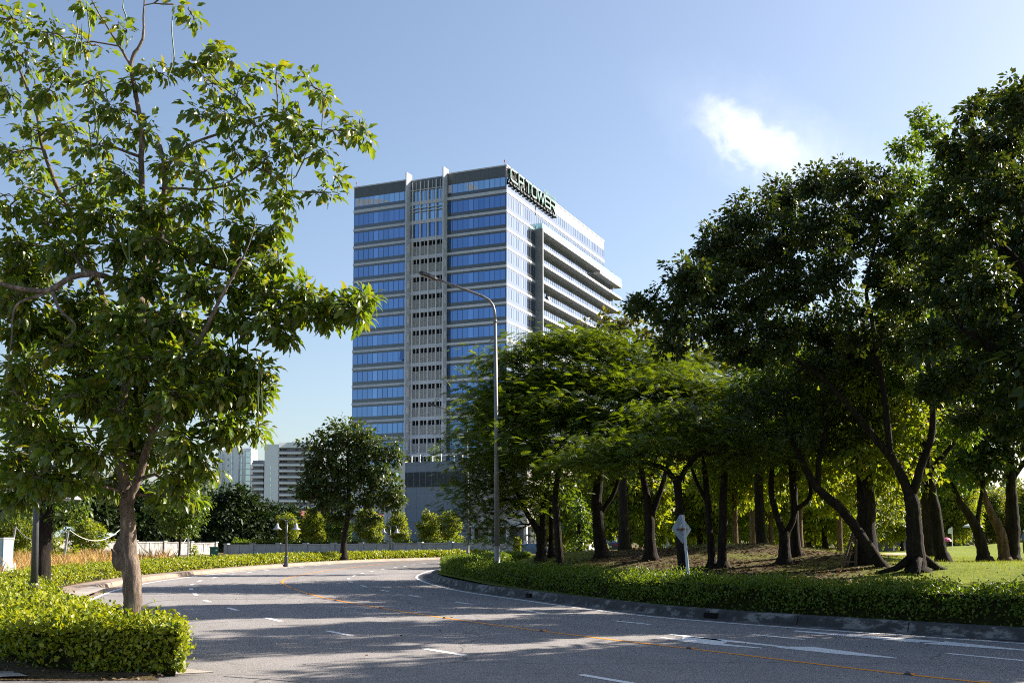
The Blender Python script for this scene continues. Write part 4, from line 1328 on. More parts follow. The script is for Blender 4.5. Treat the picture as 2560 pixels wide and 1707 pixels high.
def unit(a): return a / (np.linalg.norm(a, axis=1)[:, None] + 1e-9)
def scatter(tpl, pos, dr, nr, size):
    tv, tf = TPL[tpl]
    X = unit(dr)
    Y = unit(np.cross(nr, X))
    Zz = np.cross(X, Y)
    n, k = len(pos), len(tv)
    V = pos[:, None, :] + size[:, None, None] * (tv[None, :, 0, None] * X[:, None, :] + tv[None, :, 1, None] * Y[:, None, :] + tv[None, :, 2, None] * Zz[:, None, :])
    T = tf[None] + (np.arange(n) * k)[:, None, None]
    return V.reshape(-1, 3), T.reshape(-1, 3)
def leaves_at(cl, out, kind, per, size, rg, spread):
    helio = .9 if kind == 'lobed' else .45
    """per leaves round every cluster centre cl; out = outward direction of each cluster"""
    n = len(cl)
    if kind == 'frond':
        c = np.repeat(cl, per, 0)
        a = rg.uniform(0, 2 * PI, n * per)
        d = np.stack([np.cos(a), np.sin(a), rg.uniform(-.55, .25, n * per)], 1) + .45 * np.repeat(out, per, 0) * np.array([1, 1, .3])
        pos = c + d * .05 + rg.normal(0, spread * 1.25, (n * per, 3)) * np.array([1, 1, .3])
        nr = np.stack([rg.normal(0, .42, n * per), rg.normal(0, .42, n * per), np.ones(n * per)], 1)
        return scatter('frond', pos, d, nr, size * rg.uniform(.7, 1.25, n * per))
    c = np.repeat(cl, per, 0)
    o = np.repeat(out, per, 0)
    rnd_ = unit(rg.normal(0, 1, (n * per, 3)))
    d = unit(rnd_ * .8 + o * .55 + np.array([0, 0, -.45]))
    pos = c + rnd_ * np.array([1, 1, .8]) * spread * rg.uniform(.25, 1, n * per)[:, None]
    nr = unit(rg.normal(0, .55, (n * per, 3)) + np.array([0, 0, .85]) + o * .35 + helio * np.array(SUN[:]))
    return scatter(kind, pos, d, nr, size * rg.uniform(.45, 1.35, n * per))

def wiggle(a, b, n, amp, rg, lift=0.0):
    a, b = Vector(a), Vector(b)
    L = (b - a).length
    out = []
    for i in range(n + 1):
        s = i / n
        p = a.lerp(b, s) + Vector((0, 0, 1)) * lift * L * 4 * s * (1 - s)
        if 0 < i < n: p += Vector(rg.normal(0, amp * L, 3))
        out.append(p)
    return out

def tree(name, label, base, stems, blobs, leaf, kind, bark, per, size, dens, seed, group=None, spread=None, twigs=.3, flare=1.6, cat="tree", tw_r=.012, roots=0, shell=.45, sides=9, limb_r=.055):
    """base: world point; stems: list of [(point, radius), ...]; blobs: list of (centre, (rx, ry, rz))"""
    rg = np.random.default_rng(seed)
    root = thing(name, label, cat, base, 0, group)
    base = Vector(base)
    mb = MB()
    nodes = []
    for si, st in enumerate(stems):
        pts = [Vector(p) for p, r in st]
        rad = [r for p, r in st]
        xs = np.linspace(0, len(pts) - 1, (len(pts) - 1) * 5 + 1)
        P_, R_ = [], []
        pl = np.array([p[:] for p in pts])
        q = np.vstack([2 * pl[0] - pl[1], pl, 2 * pl[-1] - pl[-2]])
        for x in xs:
            i = min(int(x), len(pts) - 2); s = x - i
            p0, p1, p2, p3 = q[i:i + 4]
            c = .5 * ((2 * p1) + (-p0 + p2) * s + (2 * p0 - 5 * p1 + 4 * p2 - p3) * s * s + (-p0 + 3 * p1 - 3 * p2 + p3) * s ** 3)
            r = rad[i] * (1 - s) + rad[i + 1] * s
            P_.append(Vector(c) + Vector(rg.normal(0, .035 * r + .002, 3))); R_.append(r * (1 + rg.normal(0, .022)))
        if si == 0:
            R_[0] *= flare; R_[1] *= 1 + (flare - 1) * .35
            P_[0].z -= .12
        mb.tube(P_, R_, sides + 3)
        k0 = int(len(P_) * (.5 if si == 0 else .15))
        nodes += list(zip(P_, R_))[k0:]
    for i in range(roots):
        a = 2 * PI * i / roots + rg.uniform(-.4, .4)
        r0 = stems[0][0][1]
        d = Vector((math.cos(a), math.sin(a), 0))
        L_ = r0 * rg.uniform(2.2, 4.2)
        e_ = base + d * L_
        mb.tube([base + Vector((0, 0, r0 * 1.2)) + d * r0 * .55, base + d * L_ * .5 + Vector((0, 0, r0 * .28)), Vector((e_.x, e_.y, base.z - .06))], [r0 * .5, r0 * .3, r0 * .12], 7)
    CL, OUT = [], []
    order = sorted(blobs, key=lambda b: min((Vector(b[0]) - p).length for p, r in nodes))
    for c, rr in order:
        c = Vector(c)
        best = min(nodes, key=lambda n: (n[0] - c).length + max(0, n[0].z - c.z) * 1.5)
        L_ = (best[0] - c).length
        new = []
        if L_ > .35:
            n = max(3, int(L_ / .5))
            pts = wiggle(best[0], c, n, .035, rg, .06)
            r0 = min(best[1] * .62, .025 + limb_r * min(L_, 4) * .35)
            rad = [r0 + (max(.012, r0 * .25) - r0) * i / n for i in range(n + 1)]
            mb.tube(pts, rad, 7)
            new = list(zip(pts, rad))[1:]
        nodes += new
        rx, ry, rz = rr
        area = 4 * PI * (((rx * ry) ** 1.6 + (rx * rz) ** 1.6 + (ry * rz) ** 1.6) / 3) ** (1 / 1.6)
        nc = max(4, int((dens(c) if callable(dens) else dens) * area))
        d = unit(rg.normal(0, 1, (nc, 3)))
        rad = rg.uniform(0, 1, nc) ** shell
        cl = np.array(c[:]) + d * rad[:, None] * np.array([rx, ry, rz]) * (1 + rg.normal(0, .10, (nc, 1)))
        if kind == 'frond':
            np_ = max(2, nc // 7)
            pi_ = rg.integers(0, np_, nc)
            d2 = np.stack([d[pi_, 0], d[pi_, 1], np.zeros(nc)], 1)
            off = rg.normal(0, 1, (nc, 3)) * np.array([.55, .55, .05])
            off[:, 2] -= .18 * np.hypot(off[:, 0], off[:, 1]) + .10 * (off * d2).sum(1)
            cl = cl[pi_] + off
            d = unit(d2 * .6 + off * np.array([1, 1, .3]) + 1e-4)
        CL.append(cl); OUT.append(d)
        # boughs inside the blob and twigs to the clusters
        hubs = [(c, .02)] + new[-3:]
        for k in range(max(3, nc // 14)):
            e_ = Vector(cl[rg.integers(nc)])
            s_ = hubs[rg.integers(len(hubs))]
            pts = wiggle(s_[0], e_, 3, .06, rg, .05)
            r0 = max(.01, min(s_[1] * .7, .03))
            mb.tube(pts, [r0, r0 * .75, r0 * .5, r0 * .25], 5, cap=False)
            hubs.append((pts[2], r0 * .5)); hubs.append((pts[1], r0 * .6))
        H = np.array([h[0][:] for h in hubs])
        for k in range(int(nc * twigs)):
            e_ = cl[k]
            j = np.argmin(((H - e_) ** 2).sum(1))
            pts = wiggle(H[j], e_, 2, .08, rg)
            mb.tube(pts, [tw_r, tw_r * .7, tw_r * .35], 4, cap=False)
    mb.build("trunk", bark, root, tuple(base), smooth=True)
    CL, OUT = np.vstack(CL), np.vstack(OUT)
    V, T = leaves_at(CL - np.array(base[:]), OUT, kind, per, size, rg, spread or size * 1.2)
    np_mesh("crown", V, T, leaf, root)
    return root

def pblobs(D, lst, deep=None):         # (u, v, ru, rv, dD[, depth radius])
    out = []
    for i, b in enumerate(lst):
        u, v, ru, rv, dD = b[:5]
        if deep: dD += deep[0] + (deep[1] - deep[0]) * ((i * .618) % 1.0)
        d = D + dD
        rx, rz = ru * d / F, rv * d / F
        out.append((P(u, v, d), (rx, b[5] if len(b) > 5 else max(.5, (rx + rz) * .5), rz)))
    return out
def pstem(D, lst): return [(P(u, v, D + (q[0] if q else 0)), r) for u, v, r, *q in lst]
def on_lawn(u, v):
    q = hit(u, v)
    return q, q.y

# ---- the near tree in the hedge on the near corner
DN = 14.9
nbase = P(332, 1600, DN); nbase.z = .06
q_ = 1.0884
def nb_(x, y, r1, r2, dd):
    if x > 540 and y > 850: x, r1, r2 = x - 22, r1 * .85, r2 * .85
    return (x * q_, y * q_, r1 * q_ * .95, r2 * q_ * .92, dd)
nst = [[(nbase, .145), (P(332, 1561, DN), .132), (P(331, 1487, DN), .125), (P(328, 1429, DN), .125), (P(319, 1380, DN), .125), (P(321, 1320, DN), .10), (P(316, 1272, DN), .095), (P(320, 1238, DN), .10)],
       [(P(320, 1245, DN), .085), (P(304, 1180, DN), .078), (P(298, 1139, DN), .072), (P(300, 1040, DN + .1), .066), (P(322, 930, DN + .2), .06), (P(365, 760, DN + .2), .052), (P(404, 580, DN + .1), .042), (P(411, 424, DN), .034), (P(398, 357, DN), .024)],
       [(P(322, 1250, DN - .05), .06), (P(340, 1205, DN - .1), .056), (P(352, 1177, DN - .1), .055), (P(368, 1119, DN - .2), .052), (P(420, 1000, DN - .5), .045), (P(500, 850, DN - .9), .035), (P(560, 730, DN - 1.1), .02), (P(610, 640, DN - 1.2), .010), (P(640, 560, DN - 1.2), .004)],
       [(P(318, 1400, DN), .085), (P(302, 1410, DN - .05), .10), (P(297, 1385, DN - .04), .09), (P(306, 1340, DN), .06)],
       [(P(297, 1390, DN - .06), .045), (P(286, 1378, DN - .15), .02), (P(279, 1373, DN - .18), .012)],
       [(P(360, 780, DN + .2), .045), (P(353, 312 + 120, DN), .04), (P(353, 312, DN), .034), (P(328, 165, DN), .027), (P(357, 98, DN), .02), (P(359, 27, DN), .013), (P(366, -40, DN), .007)],
       [(P(328, 165, DN), .02), (P(290, 103, DN + .1), .015), (P(241, 22, DN + .2), .010), (P(215, -30, DN + .2), .006)],
       [(P(322, 930, DN + .2), .05), (P(220, 640, DN + .5), .04), (P(138, 455, DN + .4), .03), (P(103, 357, DN + .4), .025), (P(89, 277, DN + .4), .022), (P(45, 165, DN + .4), .016), (P(22, 103, DN + .4), .01)],
       [(P(365, 760, DN + .2), .045), (P(264, 692, DN - .6), .04), (P(184, 692, DN - .9), .038), (P(111, 728, DN - 1.1), .032), (P(0, 709, DN - 1.3), .024)],
       [(P(130, 725, DN - 1.05), .025), (P(150, 775, DN - 1.3), .018), (P(190, 815, DN - 1.5), .009), (P(160, 850, DN - 1.5), .005)],
       [(P(111, 735, DN - 1.1), .02), (P(40, 765, DN - 1.3), .014), (P(28, 850, DN - 1.4), .008), (P(15, 960, DN - 1.4), .004)],
       [(P(404, 600, DN + .1), .034), (P(469, 640, DN), .03), (P(524, 665, DN - .1), .027), (P(597, 680, DN - .2), .022), (P(650, 711, DN - .3), .019), (P(727, 726, DN - .3), .014), (P(780, 745, DN - .4), .01), (P(880, 745, DN - .4), .006)],
       [(P(411, 424, DN), .026), (P(469, 366, DN), .02), (P(560, 330, DN + .1), .016), (P(670, 290, DN + .1), .012), (P(780, 320, DN + .1), .009), (P(900, 330, DN + .1), .005)],
       [(P(400, 470, DN), .02), (P(540, 470, DN - .2), .014), (P(640, 420, DN - .2), .01), (P(720, 480, DN - .2), .006)]]
nbl = [nb_(*b) for b in (
    (25, 40, 45, 35, .3), (110, 75, 45, 30, .2), (50, 130, 50, 40, .4), (185, 100, 40, 28, .1), (140, 160, 45, 35, .2), (20, 215, 35, 45, .4), (110, 210, 45, 30, .2), (205, 190, 40, 32, 0),
    (290, 75, 14, 16, 0), (400, 10, 22, 14, 0), (195, 20, 35, 16, .2), (440, 35, 16, 12, 0), (255, 250, 55, 40, -.2), (300, 190, 38, 30, -.1), (360, 165, 40, 25, 0),
    (150, 285, 50, 38, .2), (60, 300, 35, 30, .3), (230, 335, 60, 38, -.2), (330, 300, 50, 35, 0), (440, 150, 36, 24, .1), (480, 125, 40, 26, .2), (470, 185, 25, 25, .2), (520, 130, 18, 14, .2),
    (585, 175, 40, 18, .1), (635, 185, 26, 12, .1), (545, 225, 40, 28, .1), (720, 200, 34, 24, .1), (745, 225, 18, 12, .1), (520, 265, 45, 30, -.1), (590, 290, 48, 36, -.1), (650, 270, 40, 28, 0), (700, 300, 42, 30, 0), (755, 300, 40, 24, .1),
    (815, 300, 34, 22, .1), (838, 300, 14, 12, .1), (660, 340, 45, 28, 0), (735, 350, 34, 26, 0), (770, 405, 22, 22, 0), (750, 445, 20, 18, 0), (610, 365, 45, 26, -.2), (540, 350, 45, 32, -.2), (470, 270, 34, 30, 0), (430, 330, 45, 38, 0),
    (650, 445, 40, 18, -.2), (620, 400, 30, 16, -.2), (655, 480, 22, 14, -.2), (470, 400, 40, 30, -.2), (390, 385, 50, 38, -.1), (290, 400, 60, 42, -.2), (190, 420, 60, 36, 0), (90, 390, 40, 25, .2), (80, 440, 40, 25, .1), (25, 470, 35, 28, .1),
    (110, 510, 55, 35, -.2), (230, 490, 60, 38, -.3), (340, 480, 60, 40, -.2), (440, 470, 45, 36, -.2), (540, 440, 35, 24, -.2), (590, 540, 35, 22, -.2), (545, 520, 26, 22, -.2), (625, 525, 22, 12, -.2), (560, 600, 40, 28, -.3),
    (30, 560, 50, 35, 0), (150, 580, 65, 36, -.4), (280, 570, 60, 38, -.5), (390, 570, 60, 40, -.4), (480, 560, 45, 38, -.4), (600, 640, 34, 20, -.3), (640, 600, 24, 14, -.3), (550, 670, 45, 28, -.4), (620, 680, 45, 24, -.4),
    (690, 665, 34, 22, -.3), (735, 695, 36, 24, -.4), (790, 700, 34, 20, -.4), (835, 685, 26, 14, -.4), (815, 725, 22, 20, -.4), (745, 725, 24, 20, -.4), (700, 720, 26, 16, -.4),
    (40, 650, 55, 38, .3), (330, 650, 65, 42, -.6), (450, 650, 55, 40, -.6), (540, 740, 50, 32, -.5), (620, 735, 42, 30, -.5), (650, 770, 26, 22, -.5), (400, 740, 60, 42, -.9), (280, 740, 65, 40, -.9), (60, 760, 60, 40, .2), (170, 800, 60, 40, -.9),
    (60, 850, 65, 42, -.7), (300, 830, 65, 42, -1.2), (420, 830, 55, 40, -1.1), (520, 820, 50, 36, -.8), (580, 850, 45, 30, -.6), (590, 910, 45, 36, -.5), (620, 900, 28, 30, -.4), (500, 900, 55, 40, -.9), (400, 920, 60, 42, -1.2), (190, 910, 65, 42, -1.2),
    (60, 950, 65, 45, -.8), (290, 960, 60, 42, -1.1), (600, 980, 40, 38, -.4), (520, 990, 50, 40, -.7), (430, 1010, 55, 40, -1.0), (130, 1020, 65, 42, -1.1), (30, 1050, 50, 40, -.7), (220, 1040, 55, 38, -1.0),
    (340, 1050, 50, 34, .5), (470, 1070, 34, 30, -.6), (90, 1100, 60, 36, -.9), (410, 1100, 40, 28, -.5), (420, 1140, 26, 18, -.4), (30, 1130, 45, 30, -.6), (180, 1110, 45, 28, -.8), (380, 1140, 30, 20, .2), (260, 1110, 35, 28, .6), (300, 1010, 60, 40, .6), (180, 700, 70, 50, .5), (440, 760, 70, 60, .6), (200, 880, 80, 60, .5), (500, 900, 70, 60, .6), (90, 980, 70, 50, .6), (60, 620, 90, 70, .8), (150, 760, 110, 90, .9), (330, 760, 120, 90, .9), (450, 880, 110, 90, .7), (60, 900, 100, 80, .8), (300, 900, 120, 90, .8), (200, 480, 90, 60, .7), (380, 520, 90, 70, .6), (30, 350, 50, 50, .6), (560, 900, 50, 50, .3), (40, 700, 60, 50, -.4))]
near_tree = tree("broadleaf_tree", "near tree with large lobed leaves, hanging green pods and a pale trunk in the hedge", nbase, nst, pblobs(DN, nbl), M['near_leaf'], 'lobed', M['bark_near'], 9, .15, lambda c: 8.5 + 15 * min(1, max(0, (6.6 - c.z) / .9)), 11,
                 spread=.15, twigs=.95, flare=1.05, tw_r=.008, shell=.7, sides=12, limb_r=.02)
rg = random.Random(5)
pods = [(215, 0, 110), (690, 0, 55), (190, 40, 110), (205, 60, 90), (433, 10, 190), (430, 135, 80), (240, 190, 150), (250, 180, 60), (220, 280, 110), (232, 270, 100), (248, 300, 130), (720, 415, 80), (730, 420, 60), (560, 440, 110), (562, 520, 90), (560, 600, 70),
        (262, 590, 110), (280, 600, 90), (322, 580, 120), (330, 575, 130), (310, 590, 90), (580, 800, 110), (592, 790, 130), (606, 810, 120), (620, 830, 120), (648, 900, 190), (652, 920, 130), (190, 1020, 90), (395, 1190, 70), (268, 1240, 70), (285, 1225, 45), (640, 870, 160), (500, 930, 100)]
for i, (u, v, L) in enumerate(pods):
    if i == 1: u, v = 310, 0
    d = DN - .3 - rg.random() * .8
    a, b = P(u, v, d), P(u + rg.uniform(-8, 8), v + L, d)
    mb = MB(); mb.tube([a, a.lerp(b, .35) + Vector((rg.uniform(-.03, .03), 0, 0)), a.lerp(b, .7) + Vector((rg.uniform(-.04, .04), 0, 0)), b], [.004, .009, .010, .004], 6)
    mb.build("seed_pod", M['pod'], near_tree, tuple(nbase), smooth=True)

# ---- hedges: clipped leaf skins over a dark twiggy core
def hedge(name, label, front, back, z0f, h, leaf, n, size, seed, group="clipped hedges along the road", rough=.05, tip=.12):
    """front/back: matching polylines (world XY) of the two long sides"""
    rg = np.random.default_rng(seed)
    front, back = np.array(front, float), np.array(back, float)
    o = np.array([*front[0], 0.0])
    root = thing(name, label, "hedge", (o[0], o[1], 0), 0, group)
    mid = (front + back) / 2
    zb = np.array([z0f(*m_) for m_ in mid])
    L = np.r_[0, np.cumsum(np.linalg.norm(np.diff(mid, axis=0), axis=1))]
    Wd = np.linalg.norm(front - back, axis=1)
    # sample: arc position s, then round the section (front side, top, back side)
    hh = h
    per = 2 * hh + Wd.mean()
    s = rg.uniform(0, L[-1], n)
    q = rg.uniform(0, per, n)
    fx = [np.interp(s, L, a) for a in (front[:, 0], front[:, 1], back[:, 0], back[:, 1], zb)]
    lump = 1 + .08 * np.sin(s * 2.1) + .06 * np.sin(s * 5.3 + 1) + .05 * np.sin(s * 9.1 + q * 4) + rg.normal(0, .03, n)
    a = np.where(q < hh, 0.0, np.where(q < hh + Wd.mean(), (q - hh) / Wd.mean(), 1.0))
    z = np.where(q < hh, q, np.where(q < hh + Wd.mean(), hh, per - q))
    r_ = .10                                              # rounded shoulders
    edge = np.minimum(a, 1 - a)
    z = np.where((q >= hh) & (q < hh + Wd.mean()), z - r_ * np.exp(-edge * Wd.mean() / .12) * .8, z)
    px, py = fx[0] * (1 - a) + fx[2] * a, fx[1] * (1 - a) + fx[3] * a
    out = np.stack([fx[0] - fx[2], fx[1] - fx[3], np.zeros(n)], 1); out = unit(out)
    side = np.where(q < hh, 1.0, np.where(q < hh + Wd.mean(), 0.0, -1.0))
    nrm = out * side[:, None] + np.array([0, 0, 1.0]) * (side == 0)[:, None] + np.array([0, 0, .35])
    pos = np.stack([px, py, fx[4] + z * lump], 1) + nrm * rg.normal(-.01, rough, (n, 1))
    gap_ = np.sin(s * 1.7 + seed) * np.sin(s * .63 + 2 * seed) + .5 * np.sin(s * 4.9) + .6 * np.sin(z * 11 + s * 2.3)
    keep = ~((side != 0) & (gap_ > .75) & (rg.uniform(0, 1, n) < .75)) & ~((side != 0) & (z < .16) & (rg.uniform(0, 1, n) < .6))
    keep &= ~((side == 0) & (np.sin(s * 2.7 + seed) + np.sin(s * .9) + np.sin(a * 9 + s * 3) > 1.7) & (rg.uniform(0, 1, n) < .5))
    shoot = (rg.uniform(0, 1, n) < .03)
    pos[shoot] += nrm[shoot] * rg.uniform(.03, .13, (shoot.sum(), 1))
    pos, nrm = pos[keep], nrm[keep]
    # end caps
    ne = max(60, int(2.2 * n * (Wd.mean() * hh) / (per * L[-1])))
    for k, sg_ in ((0, -1), (-1, 1)):
        tdir = (mid[0] - mid[1]) if k == 0 else (mid[-1] - mid[-2])
        tdir = tdir / np.linalg.norm(tdir)
        aa, zz = rg.uniform(0, 1, ne), rg.uniform(0, hh, ne)
        pe = np.stack([front[k, 0] * (1 - aa) + back[k, 0] * aa, front[k, 1] * (1 - aa) + back[k, 1] * aa, zb[k] + zz], 1) + np.array([*tdir, 0]) * rg.normal(0, rough, (ne, 1))
        pos = np.vstack([pos, pe]); nrm = np.vstack([nrm, np.tile(np.array([*tdir, .3]), (ne, 1))])
    N = len(pos)
    d = unit(unit(rg.normal(0, 1, (N, 3))) * .9 + nrm * .55 + np.array([0, 0, .25]))
    nn = unit(rg.normal(0, .6, (N, 3)) + nrm * .7 + np.array([0, 0, .4]))
    sz = size * rg.uniform(.6, 1.3, N)
    sz *= np.clip(np.hypot(pos[:, 0], pos[:, 1]) / 45, 1, 2.2)
    V, T = scatter('leaf2', pos - d * sz[:, None] * .5 - o, d, nn, sz)
    np_mesh("foliage", V, T, leaf, root)
    c = MB()
    vs, fs = [], []
    for i in range(len(front)):
        f_, b_ = front[i] + (back[i] - front[i]) * .07, back[i] - (back[i] - front[i]) * .07
        for p, z_ in ((f_, -.05), (f_, hh * .86), (b_, hh * .86), (b_, -.05)):
            vs.append((p[0] - o[0], p[1] - o[1], zb[i] + z_))
    m_ = len(front)
    for i in range(m_ - 1):
        for j in range(3):
            k = i * 4 + j
            fs.append((k, k + 1, k + 5, k + 4))
    fs += [(0, 3, 2, 1), tuple(4 * (m_ - 1) + j for j in range(4))]
    c.add(vs, fs)
    c.build("stems", M['hedge_core'], root)
    return root
vz = lambda x, y: float(verge_z(np.array([x]), np.array([y]))[0])
fl = even(catmull([(-4.15, 13.95), (-4.35, 14.6), (-5.75, 16.4), (-6.9, 18.2), (-9.25, 22.4), (-10.8, 25.8), (-12.3, 29.0)], .4), .4)
bl_ = even(catmull([(-5.5, 13.95), (-6.6, 14.6), (-8.0, 16.6), (-9.2, 19.3), (-11.2, 23.2), (-12.5, 26.0), (-13.2, 28.4)], .4), .4)
idx = np.linspace(0, 1, 44)
rs = lambda pl: np.stack([np.interp(idx, np.linspace(0, 1, len(pl)), pl[:, i]) for i in range(2)], 1)
hedge("hedge", "bright yellow-green hedge on the near corner, round the pale trunk and a dark lamp pole", rs(fl), rs(bl_), lambda x, y: .05, .58, M['hedge_sun'], 46000, .075, 3, rough=.045)
def kerb_hedge(pl, a, b, d0, d1, n=90):
    seg = pl[int(a * 2):int(b * 2)]
    k = np.linspace(0, len(seg) - 1, n).astype(int)
    f_, b_ = offset(seg, d0)[k], offset(seg, d1)[k]
    return f_, b_
a0, a1 = arc_of(OUTER, (-13.6, 35.5)), arc_of(OUTER, (2, 110))
f_, b_ = kerb_hedge(OUTER, a0, a1, -1.35, -2.6)
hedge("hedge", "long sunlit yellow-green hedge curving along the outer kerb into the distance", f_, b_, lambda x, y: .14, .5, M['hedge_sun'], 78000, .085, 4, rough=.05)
a0, a1 = arc_of(INNER, (15.5, 12.4)), arc_of(INNER, (-3.95, 57.5))
f_, b_ = kerb_hedge(INNER, a0, a1, .62, 1.85)
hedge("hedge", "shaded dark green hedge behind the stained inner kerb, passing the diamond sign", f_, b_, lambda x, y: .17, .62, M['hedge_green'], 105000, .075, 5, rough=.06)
a0, a1 = arc_of(INNER, (-3.9, 62)), arc_of(INNER, (0, 87))
f_, b_ = kerb_hedge(INNER, a0, a1, .8, 2.1, 40)
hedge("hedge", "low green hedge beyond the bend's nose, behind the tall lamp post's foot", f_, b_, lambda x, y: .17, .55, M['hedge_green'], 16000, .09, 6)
e1, e2 = wR + dR * .9, wL + dR * .9
hedge("hedge", "thin clipped hedge showing just above the grey panelled wall", [(e1.lerp(e2, i / 20).x, e1.lerp(e2, i / 20).y) for i in range(21)], [((e1.lerp(e2, i / 20) + dR * .9).x, (e1.lerp(e2, i / 20) + dR * .9).y) for i in range(21)],
      lambda x, y: .0, 1.72, M['hedge_green'], 9000, .09, 7)
e = Vector((UX(1287, 106), 106, 0))
hedge("hedge", "short square-clipped upright hedge at the end of the grey wall", [(e.x, e.y), (e.x + .5, e.y)], [(e.x, e.y + 1.2), (e.x + .5, e.y + 1.2)], lambda x, y: .0, 1.75, M['hedge_sun'], 900, .09, 8)
lw = thing("low_wall", "low rough concrete edging wall between the green hedges at the bend", "wall", (UX(1195, 56), 56, .1), R(14))
mb = MB(); mb.box((1.2, 0, .22), (2.4, .25, .44)); mb.build("wall_body", M['concrete'], lw)
mb = MB(); mb.box((1.2, 0, .47), (2.5, .32, .06)); mb.build("coping", M['kerb_brown'], lw)

# ---- trees on the mound
dk, fr, md = M['dark_leaf'], M['frond_leaf'], M['mid_leaf']
bd_ = M['bark_dark']
def mound_tree(name, label, u, v, stems, blobs, leaf, kind, per, size, dens, seed, bark=bd_, r0=.25, thick=.78, deep=None, **k):
    r0 *= thick
    stems = [[(q[0], q[1], q[2] * thick, *q[3:]) for q in st_] for st_ in stems]
    b, D = on_lawn(u, v)
    st = []
    for i, s in enumerate(stems):
        pts = pstem(D, s)
        if i == 0: pts = [(b, r0)] + pts
        st.append(pts)
    return tree(name, label, b, st, pblobs(D, blobs, deep), leaf, kind, bark, per, size, dens, seed, **k)
mound_tree("feathery_tree", "feathery tree at the bend with twin dark trunks splitting low, nearest the tall lamp post", 1353, 1403,
           [[(1352, 1370, .24), (1346, 1330, .17), (1322, 1290, .14), (1303, 1255, .11), (1280, 1200, .09)], [(1354, 1380, .2), (1358, 1320, .17), (1357, 1270, .14), (1370, 1200, .11), (1350, 1120, .08)]],
           [(1260, 1040, 75, 55, 1), (1205, 1120, 45, 50, 0), (1180, 1180, 26, 36, 0), (1225, 1200, 45, 46, -.5), (1290, 1150, 90, 60, 0), (1320, 1230, 60, 40, .5), (1200, 1260, 34, 36, 0), (1215, 1310, 22, 30, .5), (1270, 1260, 45, 40, 0), (1240, 1050, 55, 45, -1), (1320, 1070, 90, 55, 1), (1185, 1225, 20, 26, 0), (1270, 1320, 28, 24, 1)],
           fr, 'frond', 13, .40, 5.2, 21, r0=.33, twigs=.2)
mound_tree("feathery_tree", "feathery tree with one straight trunk just behind the hedge, right of the twin trunks", 1401, 1425,
           [[(1398, 1380, .2), (1392, 1300, .17), (1388, 1240, .15), (1400, 1150, .11)]],
           [(1300, 1000, 90, 55, 1), (1400, 1030, 100, 60, 0), (1480, 1080, 80, 50, .5), (1330, 1110, 80, 50, -.5), (1430, 1150, 90, 50, -.5), (1250, 1090, 70, 50, -.5), (1380, 940, 90, 50, 2)],
           fr, 'frond', 13, .40, 5, 22, r0=.22, twigs=.2)
mound_tree("feathery_tree", "tallest feathery tree, thick flared trunk on the mound before the parked cars", 1506, 1394,
           [[(1500, 1350, .33), (1494, 1290, .29), (1492, 1240, .27), (1500, 1150, .2), (1480, 1040, .14)], [(1502, 1280, .13), (1535, 1230, .11), (1560, 1150, .08)]],
           [(1290, 900, 70, 45, 1), (1370, 870, 80, 45, 1), (1450, 850, 90, 50, 1), (1540, 880, 90, 50, 1), (1330, 960, 90, 50, 0), (1430, 940, 100, 50, 0), (1540, 960, 100, 50, 0), (1630, 930, 80, 50, 1), (1260, 970, 55, 36, .5), (1480, 1030, 100, 45, -1), (1600, 1030, 90, 45, -1)],
           fr, 'frond', 13, .44, 4.4, 23, r0=.38, twigs=.2)
mound_tree("feathery_tree", "feathery tree forking into two upright limbs on the crest of the mound", 1627, 1398,
           [[(1625, 1350, .27), (1622, 1290, .24), (1617, 1240, .18), (1600, 1160, .13)], [(1628, 1290, .16), (1650, 1230, .13), (1670, 1160, .1), (1690, 1080, .08)]],
           [(1620, 960, 90, 45, .5), (1700, 940, 90, 45, 1), (1780, 980, 90, 45, .5), (1690, 1020, 100, 45, -.5), (1600, 1080, 90, 45, -.5), (1760, 1060, 90, 45, -.5), (1850, 1010, 80, 45, .5)],
           fr, 'frond', 13, .40, 4.6, 24, r0=.32, twigs=.2)
mound_tree("feathery_tree", "feathery tree with a thick dark trunk directly behind the diamond road sign", 1707, 1441,
           [[(1705, 1390, .21), (1700, 1310, .19), (1697, 1240, .18), (1690, 1190, .16)], [(1697, 1215, .13), (1660, 1170, .11), (1590, 1150, .08), (1520, 1120, .05)], [(1697, 1200, .12), (1740, 1140, .1), (1800, 1100, .07)]],
           [(1560, 1110, 90, 32, -.5), (1650, 1100, 90, 36, 0), (1740, 1070, 90, 40, .5), (1820, 1100, 80, 36, 0), (1880, 1140, 70, 28, -.3), (1480, 1140, 60, 28, 0), (1700, 1030, 90, 40, 1), (1600, 1160, 60, 24, -1), (1940, 1120, 50, 22, .3)],
           fr, 'frond', 12, .36, 5.4, 25, r0=.24, twigs=.2)
mound_tree("broadleaf_tree", "slimmer dark tree of the close pair right of the diamond sign", 1780, 1417,
           [[(1778, 1370, .17), (1772, 1300, .15), (1768, 1240, .14), (1760, 1160, .12)], [(1770, 1260, .09), (1740, 1200, .08), (1720, 1140, .06)]],
           [(1750, 1110, 70, 45, 1), (1820, 1080, 70, 45, 1), (1700, 1130, 60, 36, 0)], dk, 'leaf4', 12, .14, 5, 26, r0=.2, twigs=.2)
mound_tree("broadleaf_tree", "dark straight-trunked tree, the thicker of the close pair behind the sign", 1806, 1419,
           [[(1806, 1370, .2), (1808, 1300, .19), (1808, 1240, .17), (1815, 1150, .13)]],
           [(1830, 1060, 80, 50, 1), (1900, 1090, 70, 45, 1), (1860, 1140, 60, 36, 0)], dk, 'leaf4', 12, .14, 5, 27, r0=.24, twigs=.2)
